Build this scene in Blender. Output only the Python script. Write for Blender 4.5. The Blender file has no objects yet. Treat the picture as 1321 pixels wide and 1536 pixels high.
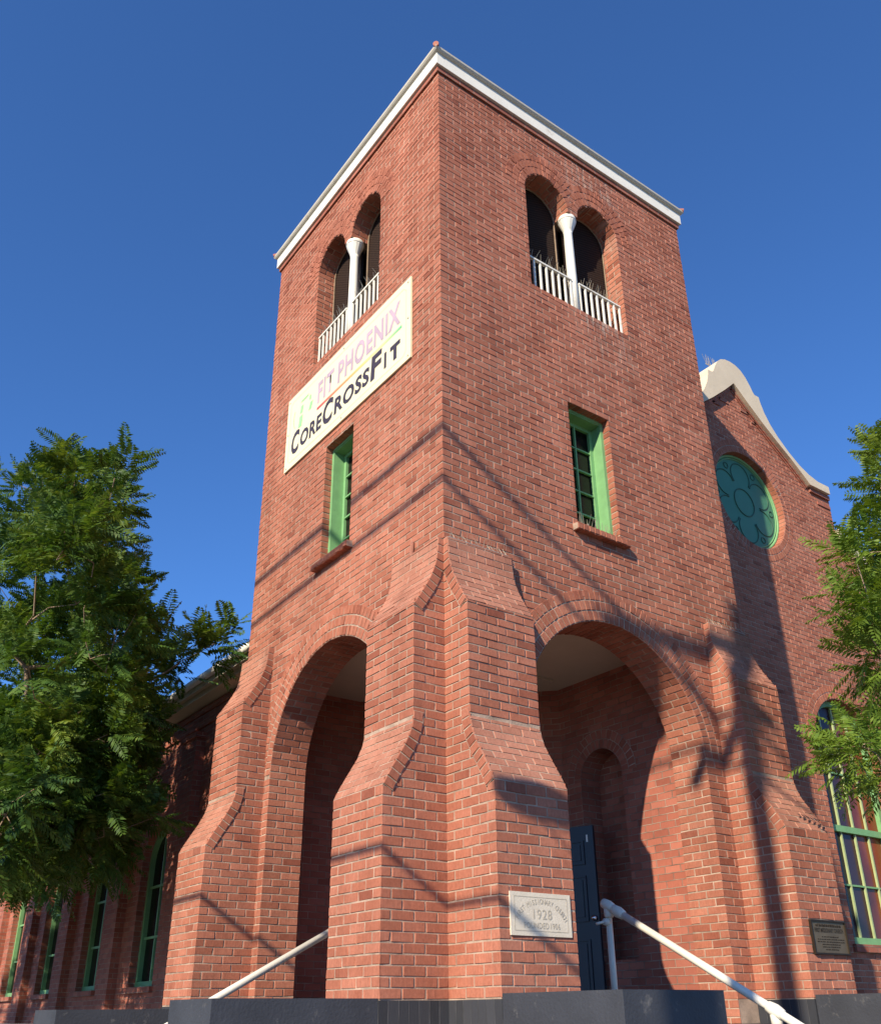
import bpy, bmesh, math, random
import numpy as np
from math import radians, sin, cos, pi, atan2, sqrt, hypot
from mathutils import Vector, Matrix
from mathutils.geometry import tessellate_polygon

scene = bpy.context.scene
COL = scene.collection
# ------------------------------------------------------------------ camera
cam = bpy.data.cameras.new('camera')
cam_o = bpy.data.objects.new('camera', cam)
COL.objects.link(cam_o)
CAM = Vector((-4.423, -5.992, -0.0875))
yaw, pitch, roll = radians(53.7975), radians(25.7148), radians(-0.5725)
Fw = Vector((cos(pitch) * cos(yaw), cos(pitch) * sin(yaw), sin(pitch)))
Rt = Vector((sin(yaw), -cos(yaw), 0))
Up = Rt.cross(Fw)
R2 = Rt * cos(roll) + Up * sin(roll)
U2 = -Rt * sin(roll) + Up * cos(roll)
M = Matrix((R2, U2, -Fw)).transposed().to_4x4()
M.translation = CAM
cam_o.matrix_world = M
cam.sensor_fit = 'HORIZONTAL'
cam.sensor_width = 36
cam.lens = 36 * 1386.58 / 1321
cam.shift_y = 84.285 / 1321
cam.clip_start = 0.05
cam.clip_end = 3000
scene.camera = cam_o
# ------------------------------------------------------------------ light
SUN = Vector((-2.12, -1.0, 1.38)).normalized()        # towards the sun
sun_el = math.asin(SUN.z)
sun_az = atan2(SUN.x, SUN.y)
world = bpy.data.worlds.new('World')
scene.world = world
world.use_nodes = True
wn = world.node_tree
wn.nodes.clear()
sky = wn.nodes.new('ShaderNodeTexSky')
sky.sky_type = 'NISHITA'
sky.sun_disc = False
sky.sun_elevation = sun_el
sky.sun_rotation = sun_az
sky.altitude = 700
sky.air_density = 1.0
sky.dust_density = 0.0
sky.ozone_density = 10.0
bg = wn.nodes.new('ShaderNodeBackground')
bg.inputs['Strength'].default_value = 0.106
wo = wn.nodes.new('ShaderNodeOutputWorld')
tint = wn.nodes.new('ShaderNodeMix')
tint.data_type = 'RGBA'; tint.blend_type = 'MULTIPLY'
tint.inputs[0].default_value = 1.0
tint.inputs[7].default_value = (0.83, 0.97, 1.07, 1)
wn.links.new(sky.outputs[0], tint.inputs[6])
wn.links.new(tint.outputs[2], bg.inputs[0])
wn.links.new(bg.outputs[0], wo.inputs[0])
sl = bpy.data.lights.new('sun', 'SUN')
sl.energy = 4.1
sl.angle = radians(0.53)
sl.color = (1.0, 0.885, 0.70)
so = bpy.data.objects.new('sun', sl)
COL.objects.link(so)
so.rotation_euler = SUN.to_track_quat('Z', 'Y').to_euler()
so.location = (-20, -10, 14)
scene.view_settings.view_transform = 'Standard'
scene.view_settings.look = 'None'
scene.view_settings.exposure = 0.88
scene.view_settings.gamma = 1
scene.render.engine = 'CYCLES'
scene.cycles.use_denoising = True
scene.cycles.max_bounces = 6

# ------------------------------------------------------------------ materials
def newmat(name):
    m = bpy.data.materials.new(name)
    m.use_nodes = True
    nt = m.node_tree
    nt.nodes.clear()
    out = nt.nodes.new('ShaderNodeOutputMaterial')
    b = nt.nodes.new('ShaderNodeBsdfPrincipled')
    nt.links.new(b.outputs[0], out.inputs[0])
    return m, nt, b

def N(nt, t, **kw):
    n = nt.nodes.new(t)
    for k, v in kw.items():
        if k in n.inputs.keys():
            n.inputs[k].default_value = v
        else:
            setattr(n, k, v)
    return n

def ramp(nt, stops):
    r = nt.nodes.new('ShaderNodeValToRGB')
    e = r.color_ramp.elements
    while len(e) < len(stops):
        e.new(0.5)
    for x, (p, c) in zip(e, stops):
        x.position = p
        x.color = (*c, 1)
    return r

def mix(nt, a, b, fac, mode='MIX'):
    m = nt.nodes.new('ShaderNodeMix')
    m.data_type = 'RGBA'
    m.blend_type = mode
    for s, v in (('A', a), ('B', b)):
        i = [q for q in m.inputs if q.name == s and q.type == 'RGBA'][0]
        if isinstance(v, tuple):
            i.default_value = (*v, 1)
        else:
            nt.links.new(v, i)
    if isinstance(fac, (int, float)):
        m.inputs[0].default_value = fac
    else:
        nt.links.new(fac, m.inputs[0])
    return [q for q in m.outputs if q.type == 'RGBA'][0]

def plain(name, col, rough=0.6, var=0.12, scale=6.0, bump=0.0, bscale=40, metal=0.0, spec=0.4, dirt=None):
    m, nt, b = newmat(name)
    tc = N(nt, 'ShaderNodeTexCoord')
    nz = N(nt, 'ShaderNodeTexNoise', Scale=scale, Detail=6.0, Roughness=0.6)
    nt.links.new(tc.outputs['Object'], nz.inputs['Vector'])
    lo = tuple(c * (1 - var) for c in col)
    hi = tuple(min(1, c * (1 + var)) for c in col)
    r = ramp(nt, [(0.3, lo), (0.7, hi)])
    nt.links.new(nz.outputs[0], r.inputs[0])
    c = r.outputs[0]
    if dirt:
        n2 = N(nt, 'ShaderNodeTexNoise', Scale=dirt[1], Detail=8.0, Roughness=0.7)
        nt.links.new(tc.outputs['Object'], n2.inputs['Vector'])
        r2 = ramp(nt, [(dirt[2], (0, 0, 0)), (min(1, dirt[2] + 0.12), (1, 1, 1))])
        nt.links.new(n2.outputs[0], r2.inputs[0])
        c = mix(nt, c, dirt[0], r2.outputs[0])
    nt.links.new(c, b.inputs['Base Color'])
    b.inputs['Roughness'].default_value = rough
    b.inputs['Metallic'].default_value = metal
    b.inputs['Specular IOR Level'].default_value = spec
    if bump:
        n3 = N(nt, 'ShaderNodeTexNoise', Scale=bscale, Detail=4.0)
        nt.links.new(tc.outputs['Object'], n3.inputs['Vector'])
        bp = N(nt, 'ShaderNodeBump', Strength=bump, Distance=0.01)
        nt.links.new(n3.outputs[0], bp.inputs['Height'])
        nt.links.new(bp.outputs[0], b.inputs['Normal'])
    return m

def stained_patch(nt, tc, c):
    sx = N(nt, 'ShaderNodeSeparateXYZ')
    nt.links.new(tc.outputs['Object'], sx.inputs[0])
    def mrange(o, a, b_):
        q = N(nt, 'ShaderNodeMapRange')
        nt.links.new(o, q.inputs['Value'])
        q.inputs['From Min'].default_value = a
        q.inputs['From Max'].default_value = b_
        return q.outputs[0]
    def mul(a, b_):
        q = N(nt, 'ShaderNodeMath', operation='MULTIPLY')
        nt.links.new(a, q.inputs[0]); nt.links.new(b_, q.inputs[1])
        return q.outputs[0]
    k = mul(mul(mrange(sx.outputs[0], 1.9, 2.2), mrange(sx.outputs[0], 3.0, 2.75)), mul(mrange(sx.outputs[2], 6.75, 7.4), mrange(sx.outputs[1], 0.3, 0.1)))
    ms_ = N(nt, 'ShaderNodeMapping')
    ms_.inputs['Scale'].default_value = (9, 1, 1.6)
    nt.links.new(tc.outputs['Object'], ms_.inputs[0])
    for ncol, lo, amt, sd in (((0.47, 0.36, 0.29), .50, .7, 1.7), ((0.10, 0.06, 0.05), .55, .75, 2.9)):
        sn = N(nt, 'ShaderNodeTexNoise', Scale=sd, Detail=6.0, Roughness=0.7)
        nt.links.new(ms_.outputs[0], sn.inputs['Vector'])
        sr = ramp(nt, [(lo, (0, 0, 0)), (lo + .12, (amt, amt, amt))])
        nt.links.new(sn.outputs[0], sr.inputs[0])
        c = mix(nt, c, ncol, mul(sr.outputs[0], k))
    return c

def brick(name, bw=0.208, rh=0.0745, mortar=0.0054, tones=None, mcol=(0.35, 0.245, 0.185), off=0.5, fade=0.0, bdist=0.012, smear=0.3):
    m, nt, b = newmat(name)
    tones = tones or [(0.285, 0.090, 0.058), (0.335, 0.108, 0.070), (0.365, 0.122, 0.079), (0.41, 0.146, 0.097)]
    uv = N(nt, 'ShaderNodeUVMap', uv_map='UVMap')
    nd = N(nt, 'ShaderNodeTexNoise', Scale=9.0, Detail=3.0)
    nt.links.new(uv.outputs[0], nd.inputs['Vector'])
    sub = N(nt, 'ShaderNodeVectorMath', operation='SUBTRACT')
    nt.links.new(nd.outputs['Color'], sub.inputs[0])
    sub.inputs[1].default_value = (0.5, 0.5, 0.5)
    sc = N(nt, 'ShaderNodeVectorMath', operation='SCALE')
    nt.links.new(sub.outputs[0], sc.inputs[0])
    sc.inputs['Scale'].default_value = 0.010
    ad = N(nt, 'ShaderNodeVectorMath', operation='ADD')
    nt.links.new(uv.outputs[0], ad.inputs[0])
    nt.links.new(sc.outputs[0], ad.inputs[1])
    bt = N(nt, 'ShaderNodeTexBrick', Scale=1.0)
    bt.offset = off
    bt.offset_frequency = 2
    nt.links.new(ad.outputs[0], bt.inputs['Vector'])
    bt.inputs['Color1'].default_value = (0, 0, 0, 1)
    bt.inputs['Color2'].default_value = (1, 1, 1, 1)
    bt.inputs['Mortar'].default_value = (0.5, 0.5, 0.5, 1)
    bt.inputs['Mortar Size'].default_value = mortar
    bt.inputs['Mortar Smooth'].default_value = 0.35
    bt.inputs['Bias'].default_value = 0.0
    bt.inputs['Brick Width'].default_value = bw
    bt.inputs['Row Height'].default_value = rh
    r = ramp(nt, [(0.05, tones[0]), (0.38, tones[1]), (0.68, tones[2]), (0.97, tones[3])])
    nt.links.new(bt.outputs['Color'], r.inputs[0])
    # large soft weathering + fine clay grain
    tc = N(nt, 'ShaderNodeTexCoord')
    nz = N(nt, 'ShaderNodeTexNoise', Scale=0.7, Detail=7.0, Roughness=0.65)
    nt.links.new(tc.outputs['Object'], nz.inputs['Vector'])
    r2 = ramp(nt, [(0.30, (0.80, 0.80, 0.82)), (0.70, (1.12, 1.10, 1.06))])
    nt.links.new(nz.outputs[0], r2.inputs[0])
    c = mix(nt, r.outputs[0], r2.outputs[0], 1.0, 'MULTIPLY')
    # vertical wire-cut scoring
    mp = N(nt, 'ShaderNodeMapping')
    mp.inputs['Scale'].default_value = (150, 9, 1)
    nt.links.new(uv.outputs[0], mp.inputs[0])
    ns = N(nt, 'ShaderNodeTexNoise', Scale=1.0, Detail=4.0, Roughness=0.7)
    nt.links.new(mp.outputs[0], ns.inputs['Vector'])
    r3 = ramp(nt, [(0.25, (0.84, 0.83, 0.82)), (0.75, (1.15, 1.15, 1.16))])
    nt.links.new(ns.outputs[0], r3.inputs[0])
    c = mix(nt, c, r3.outputs[0], 0.8, 'MULTIPLY')
    # mortar, its own unevenness
    nm = N(nt, 'ShaderNodeTexNoise', Scale=5.0, Detail=5.0)
    nt.links.new(tc.outputs['Object'], nm.inputs['Vector'])
    rm = ramp(nt, [(0.3, tuple(x * 0.42 for x in mcol)), (0.72, tuple(min(.8, x * 1.35) for x in mcol))])
    nt.links.new(nm.outputs[0], rm.inputs[0])
    # mortar smeared a little over the bricks
    nsm = N(nt, 'ShaderNodeTexNoise', Scale=2.3, Detail=8.0, Roughness=0.75)
    nt.links.new(tc.outputs['Object'], nsm.inputs['Vector'])
    rs = ramp(nt, [(0.52, (0, 0, 0)), (0.85, (smear, smear, smear))])
    nt.links.new(nsm.outputs[0], rs.inputs[0])
    c = mix(nt, c, (0.42, 0.22, 0.16), rs.outputs[0])
    if fade:
        c = mix(nt, c, (0.46, 0.22, 0.155), fade)
    fm = N(nt, 'ShaderNodeMath', operation='MULTIPLY')
    nt.links.new(bt.outputs['Fac'], fm.inputs[0])
    fm.inputs[1].default_value = 1.0 - fade * 0.75
    c = mix(nt, c, rm.outputs[0], fm.outputs[0])
    nt.links.new(c, b.inputs['Base Color'])
    b.inputs['Roughness'].default_value = 0.85
    b.inputs['Specular IOR Level'].default_value = 0.25
    inv = N(nt, 'ShaderNodeMath', operation='MULTIPLY_ADD')
    nt.links.new(bt.outputs['Fac'], inv.inputs[0])
    inv.inputs[1].default_value = -(1.0 - fade * 0.8)
    gr = N(nt, 'ShaderNodeMath', operation='MULTIPLY_ADD')
    nt.links.new(ns.outputs[0], gr.inputs[0])
    gr.inputs[1].default_value = 0.30
    # each brick sits a touch in or out
    ea = N(nt, 'ShaderNodeMath', operation='MULTIPLY')
    nt.links.new(bt.outputs['Color'], ea.inputs[0])
    ea.inputs[1].default_value = 0.25
    nt.links.new(ea.outputs[0], gr.inputs[2])
    nt.links.new(gr.outputs[0], inv.inputs[2])
    bp = N(nt, 'ShaderNodeBump', Strength=0.9, Distance=bdist)
    nt.links.new(inv.outputs[0], bp.inputs['Height'])
    nt.links.new(bp.outputs[0], b.inputs['Normal'])
    return m

M_BRICK = brick('red_brick')
M_SLOPE = brick('sloped_brick', fade=0.55, smear=0.5)
M_RING = brick('rowlock_brick', bw=0.0745, rh=0.11, mortar=0.0046, mcol=(0.44, 0.34, 0.27), smear=0.15)
M_SILLB = brick('sill_brick', bw=0.078, rh=0.13, mortar=0.004, tones=[(0.24, 0.07, 0.05), (0.29, 0.085, 0.06), (0.32, 0.10, 0.068), (0.36, 0.115, 0.08)])
def laid(name, tones, stain=False, smear=0.25):
    # one clay brick per mesh island
    m, nt, b = newmat(name)
    g = N(nt, 'ShaderNodeNewGeometry')
    tc = N(nt, 'ShaderNodeTexCoord')
    r = ramp(nt, [(0.0, tones[0]), (0.12, tones[1]), (0.6, tones[2]), (1.0, tones[3])])
    nt.links.new(g.outputs['Random Per Island'], r.inputs[0])
    nz = N(nt, 'ShaderNodeTexNoise', Scale=0.8, Detail=7.0, Roughness=0.65)
    nt.links.new(tc.outputs['Object'], nz.inputs['Vector'])
    r2 = ramp(nt, [(0.30, (0.84, 0.83, 0.82)), (0.70, (1.10, 1.10, 1.08))])
    nt.links.new(nz.outputs[0], r2.inputs[0])
    c = mix(nt, r.outputs[0], r2.outputs[0], 1.0, 'MULTIPLY')
    mp = N(nt, 'ShaderNodeMapping')
    mp.inputs['Scale'].default_value = (130, 130, 10)
    nt.links.new(tc.outputs['Object'], mp.inputs[0])
    ns = N(nt, 'ShaderNodeTexNoise', Scale=1.0, Detail=4.0, Roughness=0.7)
    nt.links.new(mp.outputs[0], ns.inputs['Vector'])
    r3 = ramp(nt, [(0.25, (0.78, 0.77, 0.76)), (0.75, (1.2, 1.2, 1.2))])
    nt.links.new(ns.outputs[0], r3.inputs[0])
    c = mix(nt, c, r3.outputs[0], 0.9, 'MULTIPLY')
    n4 = N(nt, 'ShaderNodeTexNoise', Scale=38.0, Detail=6.0, Roughness=0.8)
    nt.links.new(tc.outputs['Object'], n4.inputs['Vector'])
    r4 = ramp(nt, [(0.30, (0.72, 0.70, 0.68)), (0.62, (1.08, 1.09, 1.10))])
    nt.links.new(n4.outputs[0], r4.inputs[0])
    c = mix(nt, c, r4.outputs[0], 0.7, 'MULTIPLY')
    n5 = N(nt, 'ShaderNodeTexNoise', Scale=2.1, Detail=9.0, Roughness=0.78)
    nt.links.new(tc.outputs['Object'], n5.inputs['Vector'])
    r5 = ramp(nt, [(0.50, (0, 0, 0)), (0.80, (smear, smear, smear))])
    nt.links.new(n5.outputs[0], r5.inputs[0])
    c = mix(nt, c, (0.44, 0.25, 0.18), r5.outputs[0])
    m6 = N(nt, 'ShaderNodeMapping')
    m6.inputs['Scale'].default_value = (2.2, 2.2, 0.32)
    nt.links.new(tc.outputs['Object'], m6.inputs[0])
    n6 = N(nt, 'ShaderNodeTexNoise', Scale=1.0, Detail=6.0, Roughness=0.6)
    nt.links.new(m6.outputs[0], n6.inputs['Vector'])
    r6 = ramp(nt, [(0.32, (0.80, 0.79, 0.79)), (0.60, (1.04, 1.04, 1.04))])
    nt.links.new(n6.outputs[0], r6.inputs[0])
    c = mix(nt, c, r6.outputs[0], 1.0, 'MULTIPLY')
    if stain:
        c = stained_patch(nt, tc, c)
    nt.links.new(c, b.inputs['Base Color'])
    b.inputs['Roughness'].default_value = 0.88
    b.inputs['Specular IOR Level'].default_value = 0.2
    bp = N(nt, 'ShaderNodeBump', Strength=0.5, Distance=0.004)
    ad = N(nt, 'ShaderNodeMath', operation='ADD')
    nt.links.new(ns.outputs[0], ad.inputs[0]); nt.links.new(n4.outputs[0], ad.inputs[1])
    nt.links.new(ad.outputs[0], bp.inputs['Height'])
    nt.links.new(bp.outputs[0], b.inputs['Normal'])
    return m
TONES = [(0.27, 0.085, 0.053), (0.372, 0.131, 0.080), (0.405, 0.147, 0.092), (0.45, 0.175, 0.113)]
M_LAID = laid('laid_red_brick', TONES)
M_LAIDT = laid('laid_weathered_red_brick', TONES, True)
M_LAIDS = laid('laid_faded_brick', [tuple(x * .92 + o for x, o in zip(t, (.05, .045, .035))) for t in TONES], False, 0.45)
M_MORTAR = plain('lime_mortar', (0.35, 0.255, 0.19), 0.95, 0.45, 5.0, 0.5, 90)
M_PLINTH = brick('painted_plinth_brick', bw=0.088, rh=0.4, mortar=0.003, off=0.0,
                 tones=[(0.030, 0.032, 0.038), (0.036, 0.038, 0.045), (0.04, 0.042, 0.05), (0.046, 0.048, 0.056)], mcol=(0.11, 0.11, 0.115), smear=0.02)
M_DARKP = plain('dark_grey_masonry_paint', (0.040, 0.042, 0.050), 0.6, 0.2, 2.2, 0.35, 45, dirt=((0.12, 0.115, 0.11), 7.0, 0.60))
M_WHITE = plain('white_paint', (0.80, 0.76, 0.66), 0.5, 0.05, 4.0, 0.05, 60, dirt=((0.52, 0.44, 0.34), 5.0, 0.58))
M_GUTTER = plain('dusty_cream_paint', (0.55, 0.50, 0.40), 0.55, 0.10, 5.0, dirt=((0.28, 0.24, 0.19), 5.0, 0.6))
M_STUCCO = plain('cream_stucco', (0.62, 0.52, 0.38), 0.85, 0.08, 2.5, 0.3, 50, dirt=((0.40, 0.33, 0.25), 3.0, 0.62))
M_SOFFIT = plain('cream_ceiling_paint', (0.60, 0.52, 0.40), 0.7, 0.06, 2.0)
M_GREEN = plain('green_paint', (0.175, 0.365, 0.155), 0.55, 0.10, 8.0, 0.08, 60, dirt=((0.10, 0.17, 0.09), 11.0, 0.62))
M_TEAL = plain('shade_darkened_green_paint', (0.06, 0.20, 0.115), 0.5, 0.07, 3.0)  # rose board green, darkened in colour to carry the shadow over it
M_GROOVE = plain('groove_shade_green', (0.03, 0.10, 0.06), 0.6, 0.1, 8.0)  # darker green stands for the shade in the carved grooves
M_MUNTIN = plain('olive_green_paint', (0.36, 0.42, 0.20), 0.5, 0.1, 8.0)
M_BLACKP = plain('black_door_paint', (0.022, 0.024, 0.034), 0.4, 0.1, 5.0)
M_STONE = plain('carved_limestone', (0.66, 0.58, 0.46), 0.8, 0.07, 9.0, 0.2, 80, dirt=((0.46, 0.40, 0.33), 8.0, 0.66))
M_STONED = plain('stone_lettering', (0.44, 0.385, 0.30), 0.85, 0.2, 40.0)
M_BRONZE = plain('dull_bronze', (0.17, 0.125, 0.075), 0.5, 0.15, 9.0, 0.1, 60, metal=0.55)
M_BRONZED = plain('dark_bronze', (0.035, 0.024, 0.015), 0.55, 0.1, 9.0, metal=0.5)
M_SIGN = plain('sign_vinyl', (0.76, 0.70, 0.46), 0.55, 0.015, 1.0)
M_INK = plain('black_ink', (0.045, 0.034, 0.048), 0.55, 0.05, 3.0)
M_MAUVE = plain('faded_mauve_ink', (0.46, 0.34, 0.40), 0.55, 0.18, 2.0)
M_SGREEN = plain('faded_green_ink', (0.30, 0.60, 0.27), 0.55, 0.10, 3.0)
M_SLINE = plain('pale_green_ink', (0.48, 0.62, 0.38), 0.55, 0.05, 3.0)
M_TILE = plain('clay_tile', (0.33, 0.12, 0.08), 0.8, 0.2, 6.0, 0.2, 50)
M_STEEL = plain('bird_spike_wire', (0.42, 0.38, 0.30), 0.45, 0.1, 3.0, metal=0.4)
M_CHROME = plain('door_chrome', (0.7, 0.7, 0.7), 0.25, 0.02, 3.0, metal=1.0)
M_CONC = plain('concrete', (0.17, 0.15, 0.125), 0.9, 0.12, 1.5, 0.2, 30)
M_ASPH = plain('asphalt', (0.06, 0.06, 0.06), 0.9, 0.15, 4.0, 0.2, 90)
M_GROUND = plain('dry_ground', (0.13, 0.10, 0.07), 0.95, 0.15, 0.4, 0.2, 10)
M_BARK = plain('pale_bark', (0.27, 0.19, 0.125), 0.9, 0.25, 14.0, 0.5, 40)
M_POLE = plain('weathered_pole_wood', (0.16, 0.11, 0.075), 0.9, 0.2, 8.0)
M_CABLE = plain('black_cable', (0.02, 0.02, 0.02), 0.6, 0.05, 3.0)
M_PIPE = plain('chipped_white_pipe_paint', (0.74, 0.69, 0.58), 0.45, 0.05, 6.0, 0.1, 50, dirt=((0.10, 0.085, 0.075), 6.5, 0.66))
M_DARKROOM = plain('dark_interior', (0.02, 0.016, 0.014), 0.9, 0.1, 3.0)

def glass(name, col, rough=0.12):
    m, nt, b = newmat(name)
    tc = N(nt, 'ShaderNodeTexCoord')
    nz = N(nt, 'ShaderNodeTexNoise', Scale=14.0, Detail=3.0)
    nt.links.new(tc.outputs['Object'], nz.inputs['Vector'])
    r = ramp(nt, [(0.4, tuple(c * 0.5 for c in col)), (0.62, tuple(c * 1.6 for c in col))])
    nt.links.new(nz.outputs[0], r.inputs[0])
    nt.links.new(r.outputs[0], b.inputs['Base Color'])
    b.inputs['Roughness'].default_value = rough
    b.inputs['Specular IOR Level'].default_value = 0.18
    return m
M_GLASS = glass('dark_window_glass', (0.009, 0.006, 0.005), 0.22)

def stained():
    m, nt, b = newmat('stained_glass')
    tc = N(nt, 'ShaderNodeTexCoord')
    nz = N(nt, 'ShaderNodeTexNoise', Scale=1.1, Detail=4.0, Roughness=0.55)
    nt.links.new(tc.outputs['Object'], nz.inputs['Vector'])
    sp = N(nt, 'ShaderNodeSeparateXYZ')
    nt.links.new(tc.outputs['Object'], sp.inputs[0])
    mr = N(nt, 'ShaderNodeMapRange')
    nt.links.new(sp.outputs[0], mr.inputs['Value'])
    mr.inputs['From Min'].default_value = 8.0
    mr.inputs['From Max'].default_value = 9.5
    ad = N(nt, 'ShaderNodeMath', operation='MULTIPLY_ADD')
    nt.links.new(nz.outputs[0], ad.inputs[0])
    ad.inputs[1].default_value = 0.55
    nt.links.new(mr.outputs[0], ad.inputs[2])
    r = ramp(nt, [(0.40, (0.020, 0.017, 0.035)), (0.75, (0.045, 0.018, 0.024)), (0.95, (0.16, 0.030, 0.014)), (1.0, (0.22, 0.05, 0.018))])
    nt.links.new(ad.outputs[0], r.inputs[0])
    nt.links.new(r.outputs[0], b.inputs['Base Color'])
    b.inputs['Roughness'].default_value = 0.25
    b.inputs['Specular IOR Level'].default_value = 0.25
    return m
M_STAINED = stained()

def screenmat():
    m, nt, b = newmat('woven_wire_screen')
    tc = N(nt, 'ShaderNodeTexCoord')
    uv = N(nt, 'ShaderNodeUVMap', uv_map='UVMap')
    outs = []
    for rot in (0.9, -0.9):
        mp = N(nt, 'ShaderNodeMapping')
        mp.inputs['Rotation'].default_value = (0, 0, rot)
        nt.links.new(uv.outputs[0], mp.inputs[0])
        w = N(nt, 'ShaderNodeTexWave', Scale=13.0)
        nt.links.new(mp.outputs[0], w.inputs['Vector'])
        outs.append(w.outputs['Fac'])
    mx = N(nt, 'ShaderNodeMath', operation='MAXIMUM')
    nt.links.new(outs[0], mx.inputs[0])
    nt.links.new(outs[1], mx.inputs[1])
    r = ramp(nt, [(0.6, (0.007, 0.004, 0.004)), (0.98, (0.055, 0.036, 0.028))])
    nt.links.new(mx.outputs[0], r.inputs[0])
    nt.links.new(r.outputs[0], b.inputs['Base Color'])
    b.inputs['Roughness'].default_value = 0.95
    b.inputs['Specular IOR Level'].default_value = 0.05
    return m
M_SCREEN = screenmat()

def stripe():
    m, nt, b = newmat('rainbow_rule_ink')
    uv = N(nt, 'ShaderNodeUVMap', uv_map='UVMap')
    sp = N(nt, 'ShaderNodeSeparateXYZ')
    nt.links.new(uv.outputs[0], sp.inputs[0])
    r = ramp(nt, [(0.0, (0.50, 0.06, 0.08)), (0.35, (0.72, 0.30, 0.13)), (0.55, (0.80, 0.52, 0.18)), (0.72, (0.80, 0.70, 0.30)), (0.86, (0.45, 0.65, 0.28)), (1.0, (0.15, 0.50, 0.24))])
    nt.links.new(sp.outputs[0], r.inputs[0])
    nt.links.new(r.outputs[0], b.inputs['Base Color'])
    b.inputs['Roughness'].default_value = 0.55
    return m
M_STRIPE = stripe()

def leafmat(name, tones):
    m, nt, b = newmat(name)
    g = N(nt, 'ShaderNodeNewGeometry')
    tc = N(nt, 'ShaderNodeTexCoord')
    nz = N(nt, 'ShaderNodeTexNoise', Scale=0.9, Detail=3.0)
    nt.links.new(tc.outputs['Object'], nz.inputs['Vector'])
    av = N(nt, 'ShaderNodeMath', operation='MULTIPLY_ADD')
    nt.links.new(g.outputs['Random Per Island'], av.inputs[0])
    av.inputs[1].default_value = 0.35
    sh = N(nt, 'ShaderNodeMath', operation='MULTIPLY_ADD')
    nt.links.new(nz.outputs[0], sh.inputs[0])
    sh.inputs[1].default_value = 1.3
    sh.inputs[2].default_value = -0.35
    nt.links.new(sh.outputs[0], av.inputs[2])
    r = ramp(nt, [(0.1, tones[0]), (0.5, tones[1]), (0.9, tones[2])])
    nt.links.new(av.outputs[0], r.inputs[0])
    nt.links.new(r.outputs[0], b.inputs['Base Color'])
    b.inputs['Roughness'].default_value = 0.55
    b.inputs['Specular IOR Level'].default_value = 0.3
    tr = N(nt, 'ShaderNodeBsdfTranslucent')
    tcol = mix(nt, r.outputs[0], (1.5, 1.45, 0.6), 1.0, 'MULTIPLY')
    nt.links.new(tcol, tr.inputs[0])
    ms = N(nt, 'ShaderNodeMixShader')
    ms.inputs[0].default_value = 0.28
    nt.links.new(b.outputs[0], ms.inputs[1])
    nt.links.new(tr.outputs[0], ms.inputs[2])
    out = [n for n in nt.nodes if n.type == 'OUTPUT_MATERIAL'][0]
    nt.links.new(ms.outputs[0], out.inputs[0])
    return m
M_LEAF = leafmat('fern_leaf', [(0.024, 0.066, 0.013), (0.075, 0.138, 0.020), (0.20, 0.25, 0.040)])
M_LEAF2 = leafmat('young_fern_leaf', [(0.06, 0.13, 0.014), (0.125, 0.20, 0.022), (0.21, 0.27, 0.040)])

# ------------------------------------------------------------------ mesh helpers
class MB:
    def __init__(s):
        s.v = []; s.f = []; s.uv = []; s.mi = []
    def poly(s, pts, uv=None, mi=0):
        b = len(s.v)
        pts = [Vector(p) for p in pts]
        s.v += [tuple(p) for p in pts]
        s.f.append(tuple(range(b, b + len(pts))))
        s.mi.append(mi)
        if uv is None:
            n = Vector((0, 0, 0))
            for i in range(len(pts)):
                n += (pts[i] - pts[0]).cross(pts[(i + 1) % len(pts)] - pts[0])
            if n.length < 1e-12:
                n = Vector((0, 0, 1))
            n.normalize()
            if abs(n.z) > 0.9:
                uv = [(p.x, p.y) for p in pts]
            else:
                t = Vector((-n.y, n.x, 0)).normalized()
                if abs(t.x) > abs(t.y):
                    if t.x < 0: t = -t
                elif t.y < 0: t = -t
                bb = n.cross(t)
                if bb.z < 0: bb = -bb
                uv = [(p.dot(t), p.dot(bb)) for p in pts]
        s.uv += [tuple(q) for q in uv]
    def build(s, name, mat, parent=None, smooth=False, weld=False, recalc=True):
        me = bpy.data.meshes.new(name)
        me.from_pydata(s.v, [], s.f)
        for m in (mat if isinstance(mat, (list, tuple)) else [mat]):
            me.materials.append(m)
        ul = me.uv_layers.new(name='UVMap')
        ul.data.foreach_set('uv', np.array(s.uv, dtype=np.float32).ravel())
        me.polygons.foreach_set('material_index', s.mi)
        if recalc or weld:
            bm = bmesh.new(); bm.from_mesh(me)
            if weld: bmesh.ops.remove_doubles(bm, verts=bm.verts, dist=1e-5)
            bmesh.ops.recalc_face_normals(bm, faces=bm.faces)
            bm.to_mesh(me); bm.free()
        if smooth:
            me.polygons.foreach_set('use_smooth', [True] * len(me.polygons))
        o = bpy.data.objects.new(name, me)
        COL.objects.link(o)
        if parent is not None: o.parent = parent
        return o

def tag(o, label=None, cat=None, group=None, kind=None):
    if label: o['label'] = label
    if cat: o['category'] = cat
    if group: o['group'] = group
    if kind: o['kind'] = kind
    return o

def empty(name, loc=(0, 0, 0)):
    o = bpy.data.objects.new(name, None)
    COL.objects.link(o)
    o.empty_display_size = 0.2
    o.location = (0, 0, 0)
    return o

FR = lambda u, v, d: (u, d, v)            # front face of the tower, d inwards
FL = lambda u, v, d: (d, u, v)            # side face of the tower
YF, XW = 1.6, 0.8
FN = lambda u, v, d: (u, YF + d, v)       # nave gable front
FW = lambda u, v, d: (XW + d, u, v)       # wing wall
FB = lambda u, v, d: (u, d - 0.606, v)    # front of the front buttresses

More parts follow.
